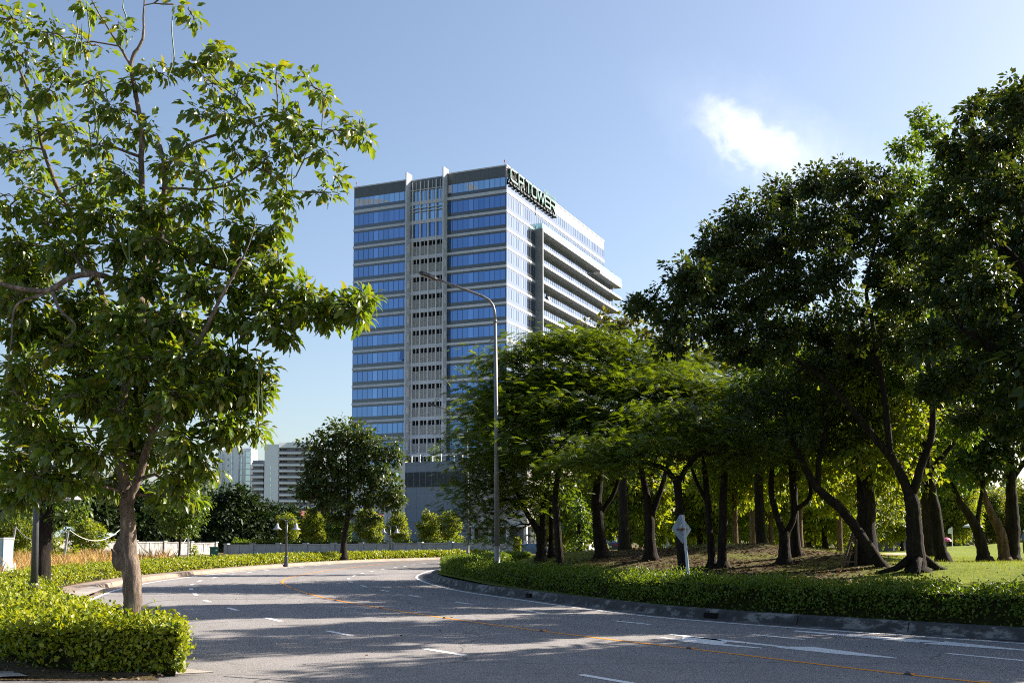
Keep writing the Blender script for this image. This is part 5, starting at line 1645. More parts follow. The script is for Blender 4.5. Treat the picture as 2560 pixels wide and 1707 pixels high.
mound_tree("broadleaf_tree", "dark tree with two wide candelabra limbs, standing left of the wooden ladder", 1961, 1409,
           [[(1961, 1370, .25), (1960, 1325, .22)], [(1960, 1335, .16), (1938, 1275, .14), (1928, 1220, .13), (1932, 1150, .1), (1940, 1080, .07)], [(1962, 1340, .15), (1985, 1290, .13), (1982, 1230, .12), (1975, 1150, .09)], [(1985, 1275, .12), (2020, 1250, .1), (2026, 1215, .09), (2010, 1150, .07)]],
           [(1930, 1080, 90, 50, .5), (2010, 1100, 80, 50, .5), (2060, 1060, 80, 50, 1), (1880, 1120, 60, 36, 0), (1960, 1150, 60, 30, -.5)], dk, 'leaf4', 12, .14, 5, 28, r0=.33, twigs=.2)
mound_tree("broadleaf_tree", "dark trunk leaning steeply over, its foot beside the great forked tree", 2208, 1418,
           [[(2190, 1395, .22), (2140, 1320, .2), (2100, 1270, .19), (2065, 1240, .18), (2033, 1206, .16), (1990, 1120, .12), (1960, 1040, .09)], [(2045, 1215, .12), (2050, 1140, .1), (2070, 1060, .08)]],
           [(1960, 980, 90, 60, 0), (2050, 1000, 90, 55, 0), (1880, 1020, 80, 50, 0), (2090, 1100, 70, 45, .5), (2000, 1080, 70, 40, -.5), (2150, 1040, 80, 55, .5)], dk, 'leaf2', 16, .14, 6, 29, r0=.25, twigs=.25, flare=1.3)
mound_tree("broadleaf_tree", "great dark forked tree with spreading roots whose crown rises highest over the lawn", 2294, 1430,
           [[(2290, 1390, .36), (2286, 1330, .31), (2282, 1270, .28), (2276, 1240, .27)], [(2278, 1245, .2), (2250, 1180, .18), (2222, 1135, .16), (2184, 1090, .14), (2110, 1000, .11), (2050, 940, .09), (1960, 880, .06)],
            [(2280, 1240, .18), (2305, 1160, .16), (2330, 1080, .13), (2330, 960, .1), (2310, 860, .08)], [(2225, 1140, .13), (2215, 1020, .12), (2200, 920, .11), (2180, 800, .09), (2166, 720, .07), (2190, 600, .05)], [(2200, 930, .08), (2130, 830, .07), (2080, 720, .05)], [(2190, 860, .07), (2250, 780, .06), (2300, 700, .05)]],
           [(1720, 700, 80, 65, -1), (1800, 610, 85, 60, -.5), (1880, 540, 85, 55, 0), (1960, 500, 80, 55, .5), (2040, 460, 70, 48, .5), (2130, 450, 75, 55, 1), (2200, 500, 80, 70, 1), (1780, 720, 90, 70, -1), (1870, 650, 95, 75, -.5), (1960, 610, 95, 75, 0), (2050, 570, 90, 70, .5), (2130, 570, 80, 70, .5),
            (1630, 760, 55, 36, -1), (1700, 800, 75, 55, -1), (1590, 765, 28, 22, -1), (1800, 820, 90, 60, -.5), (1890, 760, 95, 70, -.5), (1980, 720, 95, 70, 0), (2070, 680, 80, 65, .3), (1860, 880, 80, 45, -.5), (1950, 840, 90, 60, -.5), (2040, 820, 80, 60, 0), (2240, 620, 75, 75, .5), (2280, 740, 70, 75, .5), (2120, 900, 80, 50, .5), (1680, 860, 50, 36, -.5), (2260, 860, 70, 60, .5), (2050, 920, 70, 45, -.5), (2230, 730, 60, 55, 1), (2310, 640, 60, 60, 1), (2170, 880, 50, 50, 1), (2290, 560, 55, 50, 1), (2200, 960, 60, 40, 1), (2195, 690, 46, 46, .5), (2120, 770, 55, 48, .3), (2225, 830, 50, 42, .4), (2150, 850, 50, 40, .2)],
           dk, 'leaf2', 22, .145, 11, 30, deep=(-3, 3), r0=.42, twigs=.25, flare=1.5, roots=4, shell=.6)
D = 36.5; b = at_lawn(2352, D)
tree("broadleaf_tree", "straight trunk close behind the great forked tree, its mid-green crown lit from behind", b,
     [[(b, .24), (P(2348, 1360, D), .2), (P(2340, 1290, D), .19), (P(2326, 1220, D), .18), (P(2312, 1120, D), .17), (P(2330, 1000, D), .15), (P(2345, 760, D), .11), (P(2325, 520, D), .06)], [(P(2312, 1210, D), .12), (P(2350, 1150, D), .1), (P(2400, 1090, D), .06)]],
     pblobs(D, [(2270, 375, 50, 36, 0), (2330, 330, 55, 40, 0), (2390, 400, 60, 50, 0), (2265, 450, 60, 50, 0), (2340, 480, 70, 60, 0), (2270, 560, 65, 55, 0), (2380, 620, 70, 70, 0), (2290, 690, 70, 60, 0), (2300, 290, 26, 20, 0), (2400, 800, 80, 60, 0), (2280, 820, 75, 55, 0), (2225, 760, 45, 45, .5), (2360, 920, 75, 50, .3),
                (2270, 940, 80, 55, .5), (2240, 1040, 80, 50, .3), (2400, 1070, 70, 50, 0), (2330, 1090, 70, 45, -.5), (2190, 960, 60, 50, .5)], (-3, 2)),
     M['mid_leaf'], 'leaf2', bd_, 20, .145, 9, 31, twigs=.2)
D = 52; b = at_lawn(1905, D)
tree("feathery_tree", "sunlit yellow-green feathery tree behind the leaning trunk, under the highest dark crown", b, [[(b, .3), (P(1900, 1300, D), .24), (P(1895, 1150, D), .2), (P(1890, 1000, D), .12)]],
     pblobs(D, [(1760, 880, 90, 45, 0), (1860, 900, 90, 45, 0), (1960, 920, 90, 45, 0), (2060, 950, 80, 45, 0), (1800, 970, 90, 40, -.5), (1910, 1000, 100, 45, -.5), (2020, 1030, 90, 45, -.5), (1700, 920, 60, 36, 0), (2110, 1050, 70, 45, 0), (1850, 1080, 90, 40, -1), (1980, 1110, 90, 40, -1)]),
     M['bright_leaf'], 'frond', bd_, 12, .5, 2.8, 38, twigs=.15)
mound_tree("broadleaf_tree", "slanting mottled tree on the lawn between the golf flag and the straight black trunk", 2461, 1401,
           [[(2455, 1370, .27), (2445, 1330, .24), (2425, 1290, .2), (2400, 1255, .15), (2380, 1210, .1)], [(2442, 1320, .12), (2450, 1260, .1), (2460, 1200, .08)]],
           [(2390, 1180, 70, 45, 0), (2450, 1160, 70, 50, .5), (2350, 1220, 50, 30, 0)], md, 'leaf4', 12, .2, 5, 32, r0=.33, twigs=.2)
mound_tree("broadleaf_tree", "straight black trunk by the picture's edge, a brown trunk leaning on it", 2530, 1401,
           [[(2530, 1350, .36), (2530, 1280, .3), (2528, 1220, .24), (2525, 1150, .18), (2500, 1060, .12)], [(2526, 1210, .12), (2490, 1150, .1), (2460, 1090, .07)], [(2530, 1200, .12), (2570, 1140, .1)]],
           [(2500, 1080, 90, 60, 0), (2440, 1080, 70, 50, 0), (2560, 1120, 80, 55, 0), (2480, 1170, 60, 36, -.5), (2540, 1010, 80, 60, .5), (2420, 1140, 50, 32, 0)], dk, 'leaf4', 12, .21, 5, 33, r0=.36, twigs=.2)
mound_tree("broadleaf_tree", "smooth brown trunk leaning on the straight black trunk by the picture's edge", 2512, 1401,
           [[(2508, 1370, .26), (2505, 1340, .24), (2492, 1310, .22), (2470, 1265, .16), (2450, 1200, .1)]],
           [(2430, 1150, 60, 40, .5), (2480, 1120, 60, 40, .5)], md, 'leaf4', 12, .2, 5, 34, bark=M['bark_warm'], r0=.28, twigs=.2)
# the big glossy tree hanging in at the right edge, its trunk outside the picture
b = Vector((UX(2740, 25.5), 25.5, 0)); b.z = float(lawn_z(b.x, b.y))
DR_ = 25.5
tree("broadleaf_tree", "tallest dark glossy tree hanging in over the lawn from the picture's edge", b,
     [[(b, .36), (P(2735, 1250, DR_), .32), (P(2700, 1050, DR_), .27), (P(2660, 850, DR_), .2), (P(2620, 600, DR_), .14), (P(2600, 400, DR_), .08)], [(P(2715, 1120, DR_), .15), (P(2600, 980, DR_), .12), (P(2500, 880, DR_), .08), (P(2400, 820, DR_), .05)], [(P(2650, 800, DR_), .12), (P(2540, 650, DR_), .08), (P(2440, 560, DR_), .05)]],
     pblobs(DR_, [(2560, 260, 80, 70, 0), (2470, 270, 55, 40, 0), (2360, 500, 60, 60, -.2), (2330, 600, 55, 60, -.2), (2340, 720, 60, 60, -.3), (2320, 850, 60, 55, -.3), (2350, 960, 60, 50, -.3), (2390, 360, 40, 40, 0), (2430, 1040, 70, 40, -.2), (2560, 1060, 90, 40, 0), (2500, 350, 90, 75, 0), (2600, 380, 100, 90, 0), (2430, 420, 80, 70, -.3), (2530, 470, 100, 85, 0), (2640, 520, 110, 100, 0), (2450, 560, 90, 80, -.3), (2550, 610, 100, 90, 0), (2390, 640, 60, 60, -.3), (2450, 710, 90, 80, -.4), (2550, 760, 110, 90, 0),
                  (2660, 700, 110, 110, 0), (2400, 800, 80, 70, -.4), (2490, 860, 90, 80, -.3), (2600, 900, 110, 90, 0), (2420, 930, 70, 60, -.4), (2520, 980, 90, 60, -.2), (2640, 1030, 100, 70, 0), (2700, 850, 100, 100, .3), (2420, 280, 26, 20, 0), (2720, 300, 110, 120, .5), (2780, 560, 120, 130, .5), (2800, 850, 120, 130, .5)], (-2, 5)),
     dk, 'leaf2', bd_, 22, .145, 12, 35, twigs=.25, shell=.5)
# olive tree top behind the feathery crowns
b = at_lawn(1560, 62); D = 62
tree("olive_tree", "olive-brown tree top peeping above the feathery crowns before the tower", b, [[(b, .3), (P(1555, 1150, D), .24), (P(1550, 900, D), .14)]],
     pblobs(D, [(1490, 815, 50, 30, 0), (1560, 800, 60, 32, 0), (1620, 830, 60, 36, 0), (1540, 860, 80, 40, 0), (1680, 880, 60, 40, 0), (1450, 850, 50, 30, 0)]), M['olive_leaf'], 'leaf4', bd_, 12, .3, 2.4, 37, twigs=.15)
# trees outside the frame on the same lawn, shading the road
for i, (x, y, h, k) in enumerate(((15.8, 21.3, 11.0, 1.15), (20.5, 30.5, 12.0, 1.35), (21.5, 16.5, 10.5, 1.2), (13.2, 20.0, 10.0, 1.15))):
    b = Vector((x, y, float(lawn_z(x, y))))
    tree("broadleaf_tree", ("dark roadside tree beyond the picture's edge, the one nearest the hedge", "dark lawn tree beyond the picture's edge, the tallest of three", "dark kerbside tree beyond the picture's edge, closest to the camera", "dark tree just behind the hedge beyond the picture's edge, beside the lane arrows")[i], b, [[(b, .3), (b + Vector((.1, 0, h * .3)), .25), (b + Vector((-.1, .1, h * .6)), .16)]],
         [(b + Vector((dx * k, dy * k, h * f)), (1.5 * k, 1.5 * k, 1.2 * k)) for dx, dy, f in ((-1.6, .2, .5), (1.5, .6, .55), (.2, -1.6, .56), (-.6, 1.6, .62), (0, 0, .85), (-1.6, -1.0, .72), (1.2, -.8, .78), (.4, 1.2, .92))], dk, 'leaf2', bd_, 13, .26, 5, 40 + i, twigs=.1)

# ---- the broad tree by the far hedge
b = P(858, 1392, 86); b.z = .1
tree("broadleaf_tree", "broad round-crowned tree on a slim leaning trunk behind the far hedge, before the tower", b, [[(b, .3), (P(861, 1340, 86), .22), (P(869, 1290, 86), .2), (P(872, 1220, 86), .15), (P(868, 1130, 86), .08)]],
     pblobs(86, [(865, 1085, 70, 42, 0), (805, 1130, 60, 45, 0), (925, 1115, 50, 42, 0), (785, 1195, 40, 36, 0), (760, 1230, 28, 24, 0), (850, 1170, 80, 55, 0), (940, 1170, 60, 52, 0), (985, 1130, 26, 30, 0), (960, 1230, 50, 45, 0), (870, 1240, 75, 45, 0), (800, 1245, 45, 40, 0), (990, 1250, 24, 36, 0), (840, 1290, 36, 20, 0), (920, 1290, 40, 20, 0)]),
     M['broad_leaf'], 'leaf2', bd_, 16, .30, 2.9, 50, twigs=.15)

# ---- simple whole trees for the middle distance; one of a kind is grown, the rest are copies
def wild(name, label, b, h, rc, leaf, kind, per, size, dens, seed, group=None, bark=bd_, low=.35, lean=(0, 0), r0=None, n=9, **k):
    rgx = random.Random(seed)
    b = Vector(b)
    r0 = r0 or .022 * h + .03
    tp = b + Vector((lean[0], lean[1], h * .62))
    st = [[(b, r0), (b + Vector((lean[0] * .3 + rgx.uniform(-.1, .1), lean[1] * .3, h * .25)), r0 * .82), (b + Vector((lean[0] * .7, lean[1] * .7, h * .45)), r0 * .62), (tp, r0 * .4)]]
    bl = []
    for i in range(n):
        a = 2.4 * i + rgx.uniform(-.4, .4)
        f = low + (1 - low) * (i + .5) / n
        w = math.sin(PI * min(.93, max(.12, (f - low) / (1 - low) * .8 + .15)))
        rr = rc * .55 * (.75 + .5 * rgx.random())
        bl.append((b + Vector((lean[0] + math.cos(a) * rc * .62 * w, lean[1] + math.sin(a) * rc * .62 * w, h * f - rr * .2)), (rr, rr, rr * .72)))
    return tree(name, label, b, st, bl, leaf, kind, bark, per, size, dens, seed, group, twigs=.12, **k)
def grow(proto, lab, x, y, z, s, rz):
    o = copy_tree(proto, None, lab)
    o.location, o.scale, o.rotation_euler = (x, y, z), (s, s, s * random.Random(int(x * 7 + y)).uniform(.9, 1.1)), (0, 0, rz)
    return o
# small clipped trees behind the grey wall
wallD = lambda u: wR.y + (UX(u, 112) - wR.x) / (wL.x - wR.x) * (wL.y - wR.y) + 4.0
gsm = "small round trees behind the grey wall"
small = [(1074, 4.6, 1.35, "small bright tree alone in the middle of the grey windowless block"), (1137, 4.5, 1.15, "small bright tree with a leaning trunk at the grey block's corner"), (997, 4.5, 1.25, "small bushy tree where the white wing meets the grey block"),
         (922, 4.9, 1.6, "small wide tree before the white wing's windows"), (848, 4.6, 1.5, "small tree directly behind the broad tree's trunk"), (784, 4.9, 1.35, "small tall-crowned tree between the broad tree and the dark wood"), (720, 4.4, 1.3, "small bright tree behind the double bell lamp's arms")]
for i, (u, h, rc, lab) in enumerate(small):
    D = wallD(u)
    wild("small_tree", lab, (UX(u, D), D, 0), h, rc, M['bright_leaf'] if i != 4 else M['mid_leaf'], 'leaf2', 16, .26, 5.0, 60 + i, gsm, low=.42, r0=.07, n=8, lean=(-.5, 0) if i == 1 else (.05, 0))
# the dark wood left of the broad tree
gdk = "dark trees beyond the grey wall"
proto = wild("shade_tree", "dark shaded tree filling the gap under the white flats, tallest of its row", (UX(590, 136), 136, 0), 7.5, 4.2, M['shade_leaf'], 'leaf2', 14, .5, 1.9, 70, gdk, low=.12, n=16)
for u, D, s, lab in ((520, 134, .92, "dark shaded tree behind the green cabinet"), (655, 138, .8, "dark shaded tree below the balconied flats"), (715, 140, .68, "low dark tree just left of the broad tree, behind the double lamp"), (440, 130, .9, "dark shaded tree behind the mouldy white wall's far end"),
                     (350, 126, .95, "dark tree beyond the mouldy wall, behind the pale trunk"), (255, 120, .9, "dark tree over the awning beyond the mouldy wall"), (150, 116, .95, "dark tree behind the lamp pole beyond the mouldy wall"), (40, 112, 1.0, "dark tree far behind the pale blue box pillar"), (800, 140, .7, "low dark tree behind the broad tree's trunk, before the grey annex")):
    grow(proto, lab, UX(u, D), D, 0, s, u * .37)
# greenery on the left verge
b = P(100, 1452, 31); b.z = .1
tree("broadleaf_tree", "rough dark-trunked tree right behind the near lamp pole, its leaves lit from behind", b, [[(b, .30), (P(105, 1380, 31), .25), (P(112, 1320, 31), .22), (P(118, 1250, 31), .18), (P(100, 1180, 31), .12)]],
     pblobs(31, [(150, 1250, 55, 40, 0), (190, 1275, 40, 34, 0), (90, 1260, 60, 40, .5), (40, 1270, 55, 38, 0), (130, 1200, 70, 45, 0), (60, 1190, 70, 45, .3), (205, 1230, 40, 36, 0), (10, 1230, 50, 40, 0), (150, 1305, 40, 22, 0)]), M['mid_leaf'], 'leaf4', bd_, 12, .15, 5, 80, twigs=.3)
wild("shrub", "bright feathery bush in front of the mouldy wall, left of the near lamp pole", (UX(45, 68), 68, .1), 3.2, 2.0, M['bright_leaf'], 'leaf2', 14, .22, 4, 81, low=.15, n=9, cat="bush")
wild("shrub", "tangled leafy creeper bush against the leaning grass pole and mouldy wall", (UX(143, 60), 60, .1), 2.2, .9, M['bright_leaf'], 'leaf2', 14, .17, 5, 82, low=.1, n=8, cat="bush")
wild("shrub", "bright sprawling bush over the mouldy wall by the awning", (UX(215, 92), 92, .1), 3.1, 1.9, M['bright_leaf'], 'leaf2', 14, .24, 4, 83, low=.35, n=8, cat="bush")
wild("small_tree", "slim bright tree behind the pale trunk, before the dark wood", (UX(452, 74), 74, .1), 5.6, 1.9, M['mid_leaf'], 'leaf2', 14, .24, 4, 84, low=.45, n=9, r0=.09)
wild("shrub", "tiny bright weed bush at the foot of the mouldy wall near the green cabinet", (UX(492, 93), 93, .1), 1.2, .6, M['bright_leaf'], 'leaf2', 10, .2, 4, 85, low=.15, n=5, cat="bush")
# sunlit trees behind the mound
gbk = "sunlit trees beyond the mound"
pA = wild("park_tree", "sunlit yellow-green tree in the gap between the two thickest trunks on the mound", at_lawn(1570, 72), 8.5, 3.6, M['bright_leaf'], 'leaf2', 14, .30, 2.6, 90, gbk, low=.28, n=14)
pB = wild("park_tree", "sunlit mid-green tree beyond the mound, seen between the sign and the close pair of trunks", at_lawn(1750, 78), 9.5, 4.0, M['bright_leaf'], 'leaf2', 14, .32, 2.4, 91, gbk, low=.3, n=14)
pC = wild("park_tree", "sunlit slim pale-trunked tree beyond the mound, between the close pair and the candelabra tree", at_lawn(1880, 66), 9.5, 2.8, M['bright_leaf'], 'leaf2', 14, .28, 3, 92, gbk, low=.42, n=12, bark=M['bark_warm'], r0=.22)
for pr, u, D, s, lab in ((pC, 1835, 56, .85, "slim sunlit tree on the mound's far slope, right of the fern"), (pC, 1995, 54, .9, "slim sunlit tree close behind the slim dark trunk on the mown grass"), (pA, 1455, 84, .85, "sunlit tree in the gap left of the tallest feathery tree's trunk"), (pB, 1660, 100, .95, "sunlit tree over the white shrine beyond the mound"), (pA, 1840, 92, 1.0, "sunlit tree right of the close pair of trunks, behind the fern"),
                         (pC, 1925, 76, .9, "slim sunlit tree just left of the candelabra tree"), (pA, 2060, 80, 1.05, "sunlit tree behind the wooden ladder and the leaning trunk"), (pB, 2130, 96, 1.0, "sunlit tree under the leaning trunk's arch"),
                         (pC, 2095, 62, .8, "slim pale-trunked tree on the mown grass behind the ladder"), (pA, 2250, 100, .8, "sunlit tree over the red-roofed club house"), (pB, 2370, 120, .8, "sunlit tree left of the golf flag, by the straight dark trunk"), (pA, 2490, 148, .9, "far sunlit tree between the slanting tree and the black trunk"),
                         (pB, 2020, 128, 1.1, "far sunlit tree behind the candelabra tree's limbs"), (pB, 1760, 130, 1.0, "far sunlit tree behind the close pair of trunks"), (pA, 1390, 112, .8, "sunlit tree by the parked cars, right of the twin trunks"), (pC, 1600, 120, .9, "far slim sunlit tree over the parked red-lit car"), (pB, 2330, 140, 1.0, "sunlit tree directly behind the great forked trunk"), (pB, 2600, 140, 1.0, "sunlit tree beyond the black trunk at the picture's edge"), (pA, 1960, 105, 1.0, "sunlit tree far behind the candelabra tree's foot")):
    q = at_lawn(u, D) if D < 150 else Vector((UX(u, D), D, .4))
    grow(pr, lab, q.x, q.y, q.z - .05, s, u * .61)
wild("clipped_shrub", "dark ivy-clad stump-like shrub on the mound between two feathery trees", at_lawn(1447, 57), 3.4, .8, M['mid_leaf'], 'leaf2', 12, .18, 7, 93, low=.08, n=8, cat="bush", r0=.2)
wild("small_tree", "small crooked bare-stemmed tree on the mound right of the straight single trunk", on_lawn(1378, 1392)[0], 4.2, 1.2, M['mid_leaf'], 'leaf2', 10, .2, 4, 94, low=.5, n=6, r0=.13)
wild("broadleaf_tree", "stocky ridged trunk behind the wooden ladder", on_lawn(2165, 1411)[0], 8, 2.6, M['bright_leaf'], 'leaf2', 14, .2, 3.5, 95, low=.45, n=14, r0=.36)
wild("broadleaf_tree", "tall dark trunk set back between the great forked tree and the straight trunk", at_lawn(2318, 51), 11.5, 3.6, M['mid_leaf'], 'leaf2', 16, .2, 4.5, 97, low=.4, n=16, r0=.3)
wild("broadleaf_tree", "slim dark trunk right of the candelabra tree, on the mown grass", on_lawn(1990, 1390)[0], 8, 2.4, M['mid_leaf'], 'leaf2', 12, .25, 3, 96, low=.5, n=9, r0=.16)
# the far wood behind the golf course
rg2 = np.random.default_rng(99)
n = 5200
u = rg2.uniform(1480, 2680, n)
Dd = rg2.uniform(175, 235, n)
top = 9 + 2.8 * np.sin(u * .021) + 2.0 * np.sin(u * .057 + 1) + 1.4 * np.sin(u * .13) - 4.5 * np.exp(-((u - 2385) / 25) ** 2)
hz = np.sqrt(rg2.uniform(0, 1, n)) * top
pos = np.stack([(u - PCX) / F * Dd, Dd, hz + .2], 1)
V, T = leaves_at(pos, unit(rg2.normal(0, 1, (n, 3)) + np.array([0, -1, .3])), 'leaf2', 9, .9, rg2, .9)
o = np_mesh("far_wood", V, T, M['far_leaf'])
tag(o, "far hazy wood closing the view beyond the golf course", "wood", kind="stuff")
n = 3200
u = rg2.uniform(-300, 560, n); Dd = rg2.uniform(150, 200, n)
top = 9 + 2.0 * np.sin(u * .03) + 1.5 * np.sin(u * .09)
pos = np.stack([(u - PCX) / F * Dd, Dd, np.sqrt(rg2.uniform(0, 1, n)) * top + .2], 1)
V, T = leaves_at(pos, unit(rg2.normal(0, 1, (n, 3)) + np.array([0, -1, .3])), 'leaf2', 9, .9, rg2, .9)
o = np_mesh("far_wood", V, T, M['shade_leaf'])
tag(o, "dark far wood beyond the mouldy white wall", "wood", kind="stuff")

# ---- ground cover
def cover(name, lab, cat, xy, zf, L, leaf, rg, tpl='blade', upright=True):
    n = len(xy)
    z = zf(xy[:, 0], xy[:, 1])
    pos = np.c_[xy, z]
    a = rg.uniform(0, 2 * PI, n)
    if upright:
        d = np.stack([np.cos(a) * .45, np.sin(a) * .45, np.ones(n)], 1)
        nr = np.stack([np.cos(a), np.sin(a), np.zeros(n)], 1) + rg.normal(0, .3, (n, 3))
    else:
        pos[:, 2] += .012
        d = np.stack([np.cos(a), np.sin(a), rg.uniform(-.15, .3, n)], 1)
        nr = np.stack([rg.normal(0, .35, n), rg.normal(0, .35, n), np.ones(n)], 1)
    V, T = scatter(tpl, pos, d, nr, L * rg.uniform(.5, 1.25, n))
    return tag(np_mesh(name, V, T, leaf), lab, cat, kind="stuff")
rg3 = np.random.default_rng(41)
def pick(x0, x1, y0, y1, n, keep):
    x, y = rg3.uniform(x0, x1, n), rg3.uniform(y0, y1, n)
    k = keep(x, y)
    return np.stack([x[k], y[k]], 1)
xy = pick(-38, -13.5, 33, 84, 52000, lambda x, y: (dist_to(OUTER, x, y) < -4.6) & (np.abs(dist_to(PATH, x, y)) > 1.1) & (dist_to(PATH, x, y) < 0) & (x / y < -.355 - .05 * np.sin(y * .4)) & (np.sin(x * .8) * np.cos(y * .31 + x * .2) + rg3.normal(0, .5, len(x)) > -.35))
cover("dry_grass", "tall dry straw-coloured grass before the mouldy white wall", "grass", xy, verge_z, .95, M['dry_grass'], rg3)
xy = pick(-22, -8, 24, 60, 22000, lambda x, y: (dist_to(OUTER, x, y) < -2.8) & (np.abs(dist_to(PATH, x, y)) > .8))
cover("verge_grass", "short patchy green grass on the verge beside the footpath", "grass", xy, verge_z, .16, M['green_grass'], rg3)
xy = pick(-4, 30, 18, 62, 90000, lambda x, y: (dist_to(INNER, x, y) > 1.9) & (rg3.uniform(0, 1, len(x)) > litter_f(x, y) * .95))
cover("lawn_grass", "short green grass on the lawn and the mound's edges", "grass", xy, lawn_z, .12, M['green_grass'], rg3)
xy = pick(-4, 22, 20, 60, 70000, lambda x, y: (dist_to(INNER, x, y) > 1.9) & (rg3.uniform(0, 1, len(x)) < litter_f(x, y)))
cover("fallen_leaves", "brown fallen leaves covering the shaded mound", "leaves", xy, lawn_z, .13, M['litter'], rg3, 'leaf2', False)
xy = np.vstack([pick(-9, -4.2, 13.5, 18, 2600, lambda x, y: (dist_to(OUTER, x, y) < .3) & (x < -4.3)), pick(-17, -12, 31, 50, 1500, lambda x, y: (dist_to(OUTER, x, y) < -.9) & (dist_to(OUTER, x, y) > -1.5))])
cover("fallen_leaves", "dry leaf litter under the near and the far bright hedge", "leaves", xy, verge_z, .075, M['litter'], rg3, 'leaf2', False)
xy = pick(-14, 6, 12, 50, 420, lambda x, y: (dist_to(INNER, x, y) < -.3) & (dist_to(OUTER, x, y) > .2))
cover("fallen_leaves", "a few stray dry leaves scattered on the road", "leaves", xy, lambda x, y: np.zeros(len(x)), .06, M['litter'], rg3, 'leaf2', False)

# ------------------------------------------------------------------ small things on and beyond the lawn
q = hit(2122, 1420); D = q.y
ld = thing("step_ladder", "dark wooden folding ladder standing open under the leaning trunk", "ladder", q)
def rel(u, v, d=0.0): return P(u, v, D + d) - q
mb = MB(); mb.tube([rel(2105, 1421), rel(2134, 1325)], .045, 6); mb.tube([rel(2112, 1421, .5), rel(2138, 1325, .1)], .04, 6); mb.build("front_frame", M['wood'], ld)
mb = MB(); mb.tube([rel(2139, 1420, .3), rel(2140, 1325, .2)], .05, 6); mb.build("rear_frame", M['wood'], ld)
for f in (.18, .42, .68):
    mb = MB(); mb.tube([rel(2105 + 29 * f, 1421 - 96 * f), rel(2139, 1421 - 96 * f, .3)], .032, 6); mb.build("rung", M['wood'], ld)
fe = thing("fern", "bright green fern clump on the mound behind the close pair of trunks", "fern", at_lawn(1830, 52))
rgf = np.random.default_rng(3)
n = 26; a = rgf.uniform(0, 2 * PI, n)
V, T = scatter('frond', np.zeros((n, 3)), np.stack([np.cos(a), np.sin(a), rgf.uniform(.5, 1.6, n)], 1), np.stack([-np.cos(a), -np.sin(a), np.ones(n)], 1), rgf.uniform(.6, 1.0, n))
np_mesh("fronds", V, T, M['bright_leaf'], fe)
rt = thing("branch", "pale broken branch lying on the ground at the foot of the diamond sign", "branch", at_lawn(1740, 28.2))
mb = MB(); mb.tube([(-.35, 0, .22), (-.15, .05, .1), (.1, .1, .06), (.4, 0, .05)], [.02, .03, .028, .012], 6); mb.tube([(-.05, .06, .08), (.2, -.1, .1), (.45, -.12, .14)], [.02, .015, .008], 6)
mb.build("wood", M['bark_near'], rt, smooth=True)

def car(lab, loc, rz, paint, tall=0.0, proto=None):
    r = thing("parked_car", lab, "car", loc, rz, "cars parked beyond the mound")
    L, Wd, H = 4.4, 1.8, 1.45 + tall
    prof = [(-2.2, .35), (-2.2, .8), (-2.0, .95), (-1.75, 1.0), (-1.25, H - .05), (-.6, H), (.4, H), (1.0, .98), (1.9, .88), (2.2, .65), (2.2, .35)]
    mb = MB()
    n = len(prof)
    vs = [(x, s * Wd / 2 * (.86 if z > 1.02 else 1), z) for s in (-1, 1) for x, z in prof]
    mb.add(vs, [tuple(range(n)), tuple(range(2 * n - 1, n - 1, -1))] + [(i, n + i, n + (i + 1) % n, (i + 1) % n) for i in range(n)])
    mb.build("body", paint, r)
    for s in (-1, 1):
        mb = MB(); y = s * (Wd / 2 * .93 + .012); mb.add([(-1.2, y, 1.03), (.75, y, 1.03), (.32, y - s * .05, H - .1), (-1.0, y - s * .05, H - .1)], [(0, 1, 2, 3)]); mb.build("window", M['black_void'], r)
    mb = MB(); mb.add([(-1.79, -.72, 1.02), (-1.79, .72, 1.02), (-1.33, .68, H - .12), (-1.33, -.68, H - .12)], [(0, 1, 2, 3)]); mb.build("rear_window", M['glass_green'], r)
    for s in (-1, 1):
        mb = MB(); mb.box((-2.205, s * .68, .82), (.03, .3, .2)); mb.build("tail_light", M['red'], r)
        mb = MB(); mb.box((2.205, s * .62, .68), (.03, .34, .14)); mb.build("headlight", M['white_paint'], r)
        for x in (-1.35, 1.35):
            mb = MB(); mb.tube([(x, s * .72, .32), (x, s * .93, .32)], .32, 16); w = mb.build("wheel", M['rubber'], r)
            mb = MB(); mb.tube([(x, s * .9, .32), (x, s * .945, .32)], .19, 12); mb.build("rim", M['galv'], w)
    mb = MB(); mb.box((-2.21, 0, .62), (.02, .5, .12)); mb.build("number_plate", M['white_paint'], r)
    return r
car("silver car parked behind the grey wall's end, before the tower's ground floor", (UX(1300, 128), 128, -.1), R(10), M['galv'])
car("blue car parked in shade just right of the grey wall's end", (UX(1332, 124), 124, -.1), R(4), M['car_blue'])
car("white car parked behind the ivy-clad shrub on the mound", (UX(1466, 112), 112, .3), R(70), M['car_white'])
car("dark car with red tail lights, parked right of the tallest feathery tree's trunk", (UX(1532, 104), 104, .5), R(75), M['car_dark'], .15)
sh = thing("shrine", "small white spired shrine on a stepped pedestal beyond the mound", "shrine", (UX(1664, 92), 92, .5))
mb = MB()
for w, z0, z1 in ((1.0, 0, .2), (.8, .2, .35), (.5, .35, .75), (.7, .75, .85)): mb.box((0, 0, (z0 + z1) / 2), (w, w, z1 - z0))
mb.build("pedestal", M['white_wall'], sh)
mb = MB(); mb.lathe((0, 0, .85), [(.28, 0), (.24, .12), (.14, .3), (.1, .5), (.04, .8), (.0, 1.0)], 10); mb.build("spire", M['white_wall'], sh)

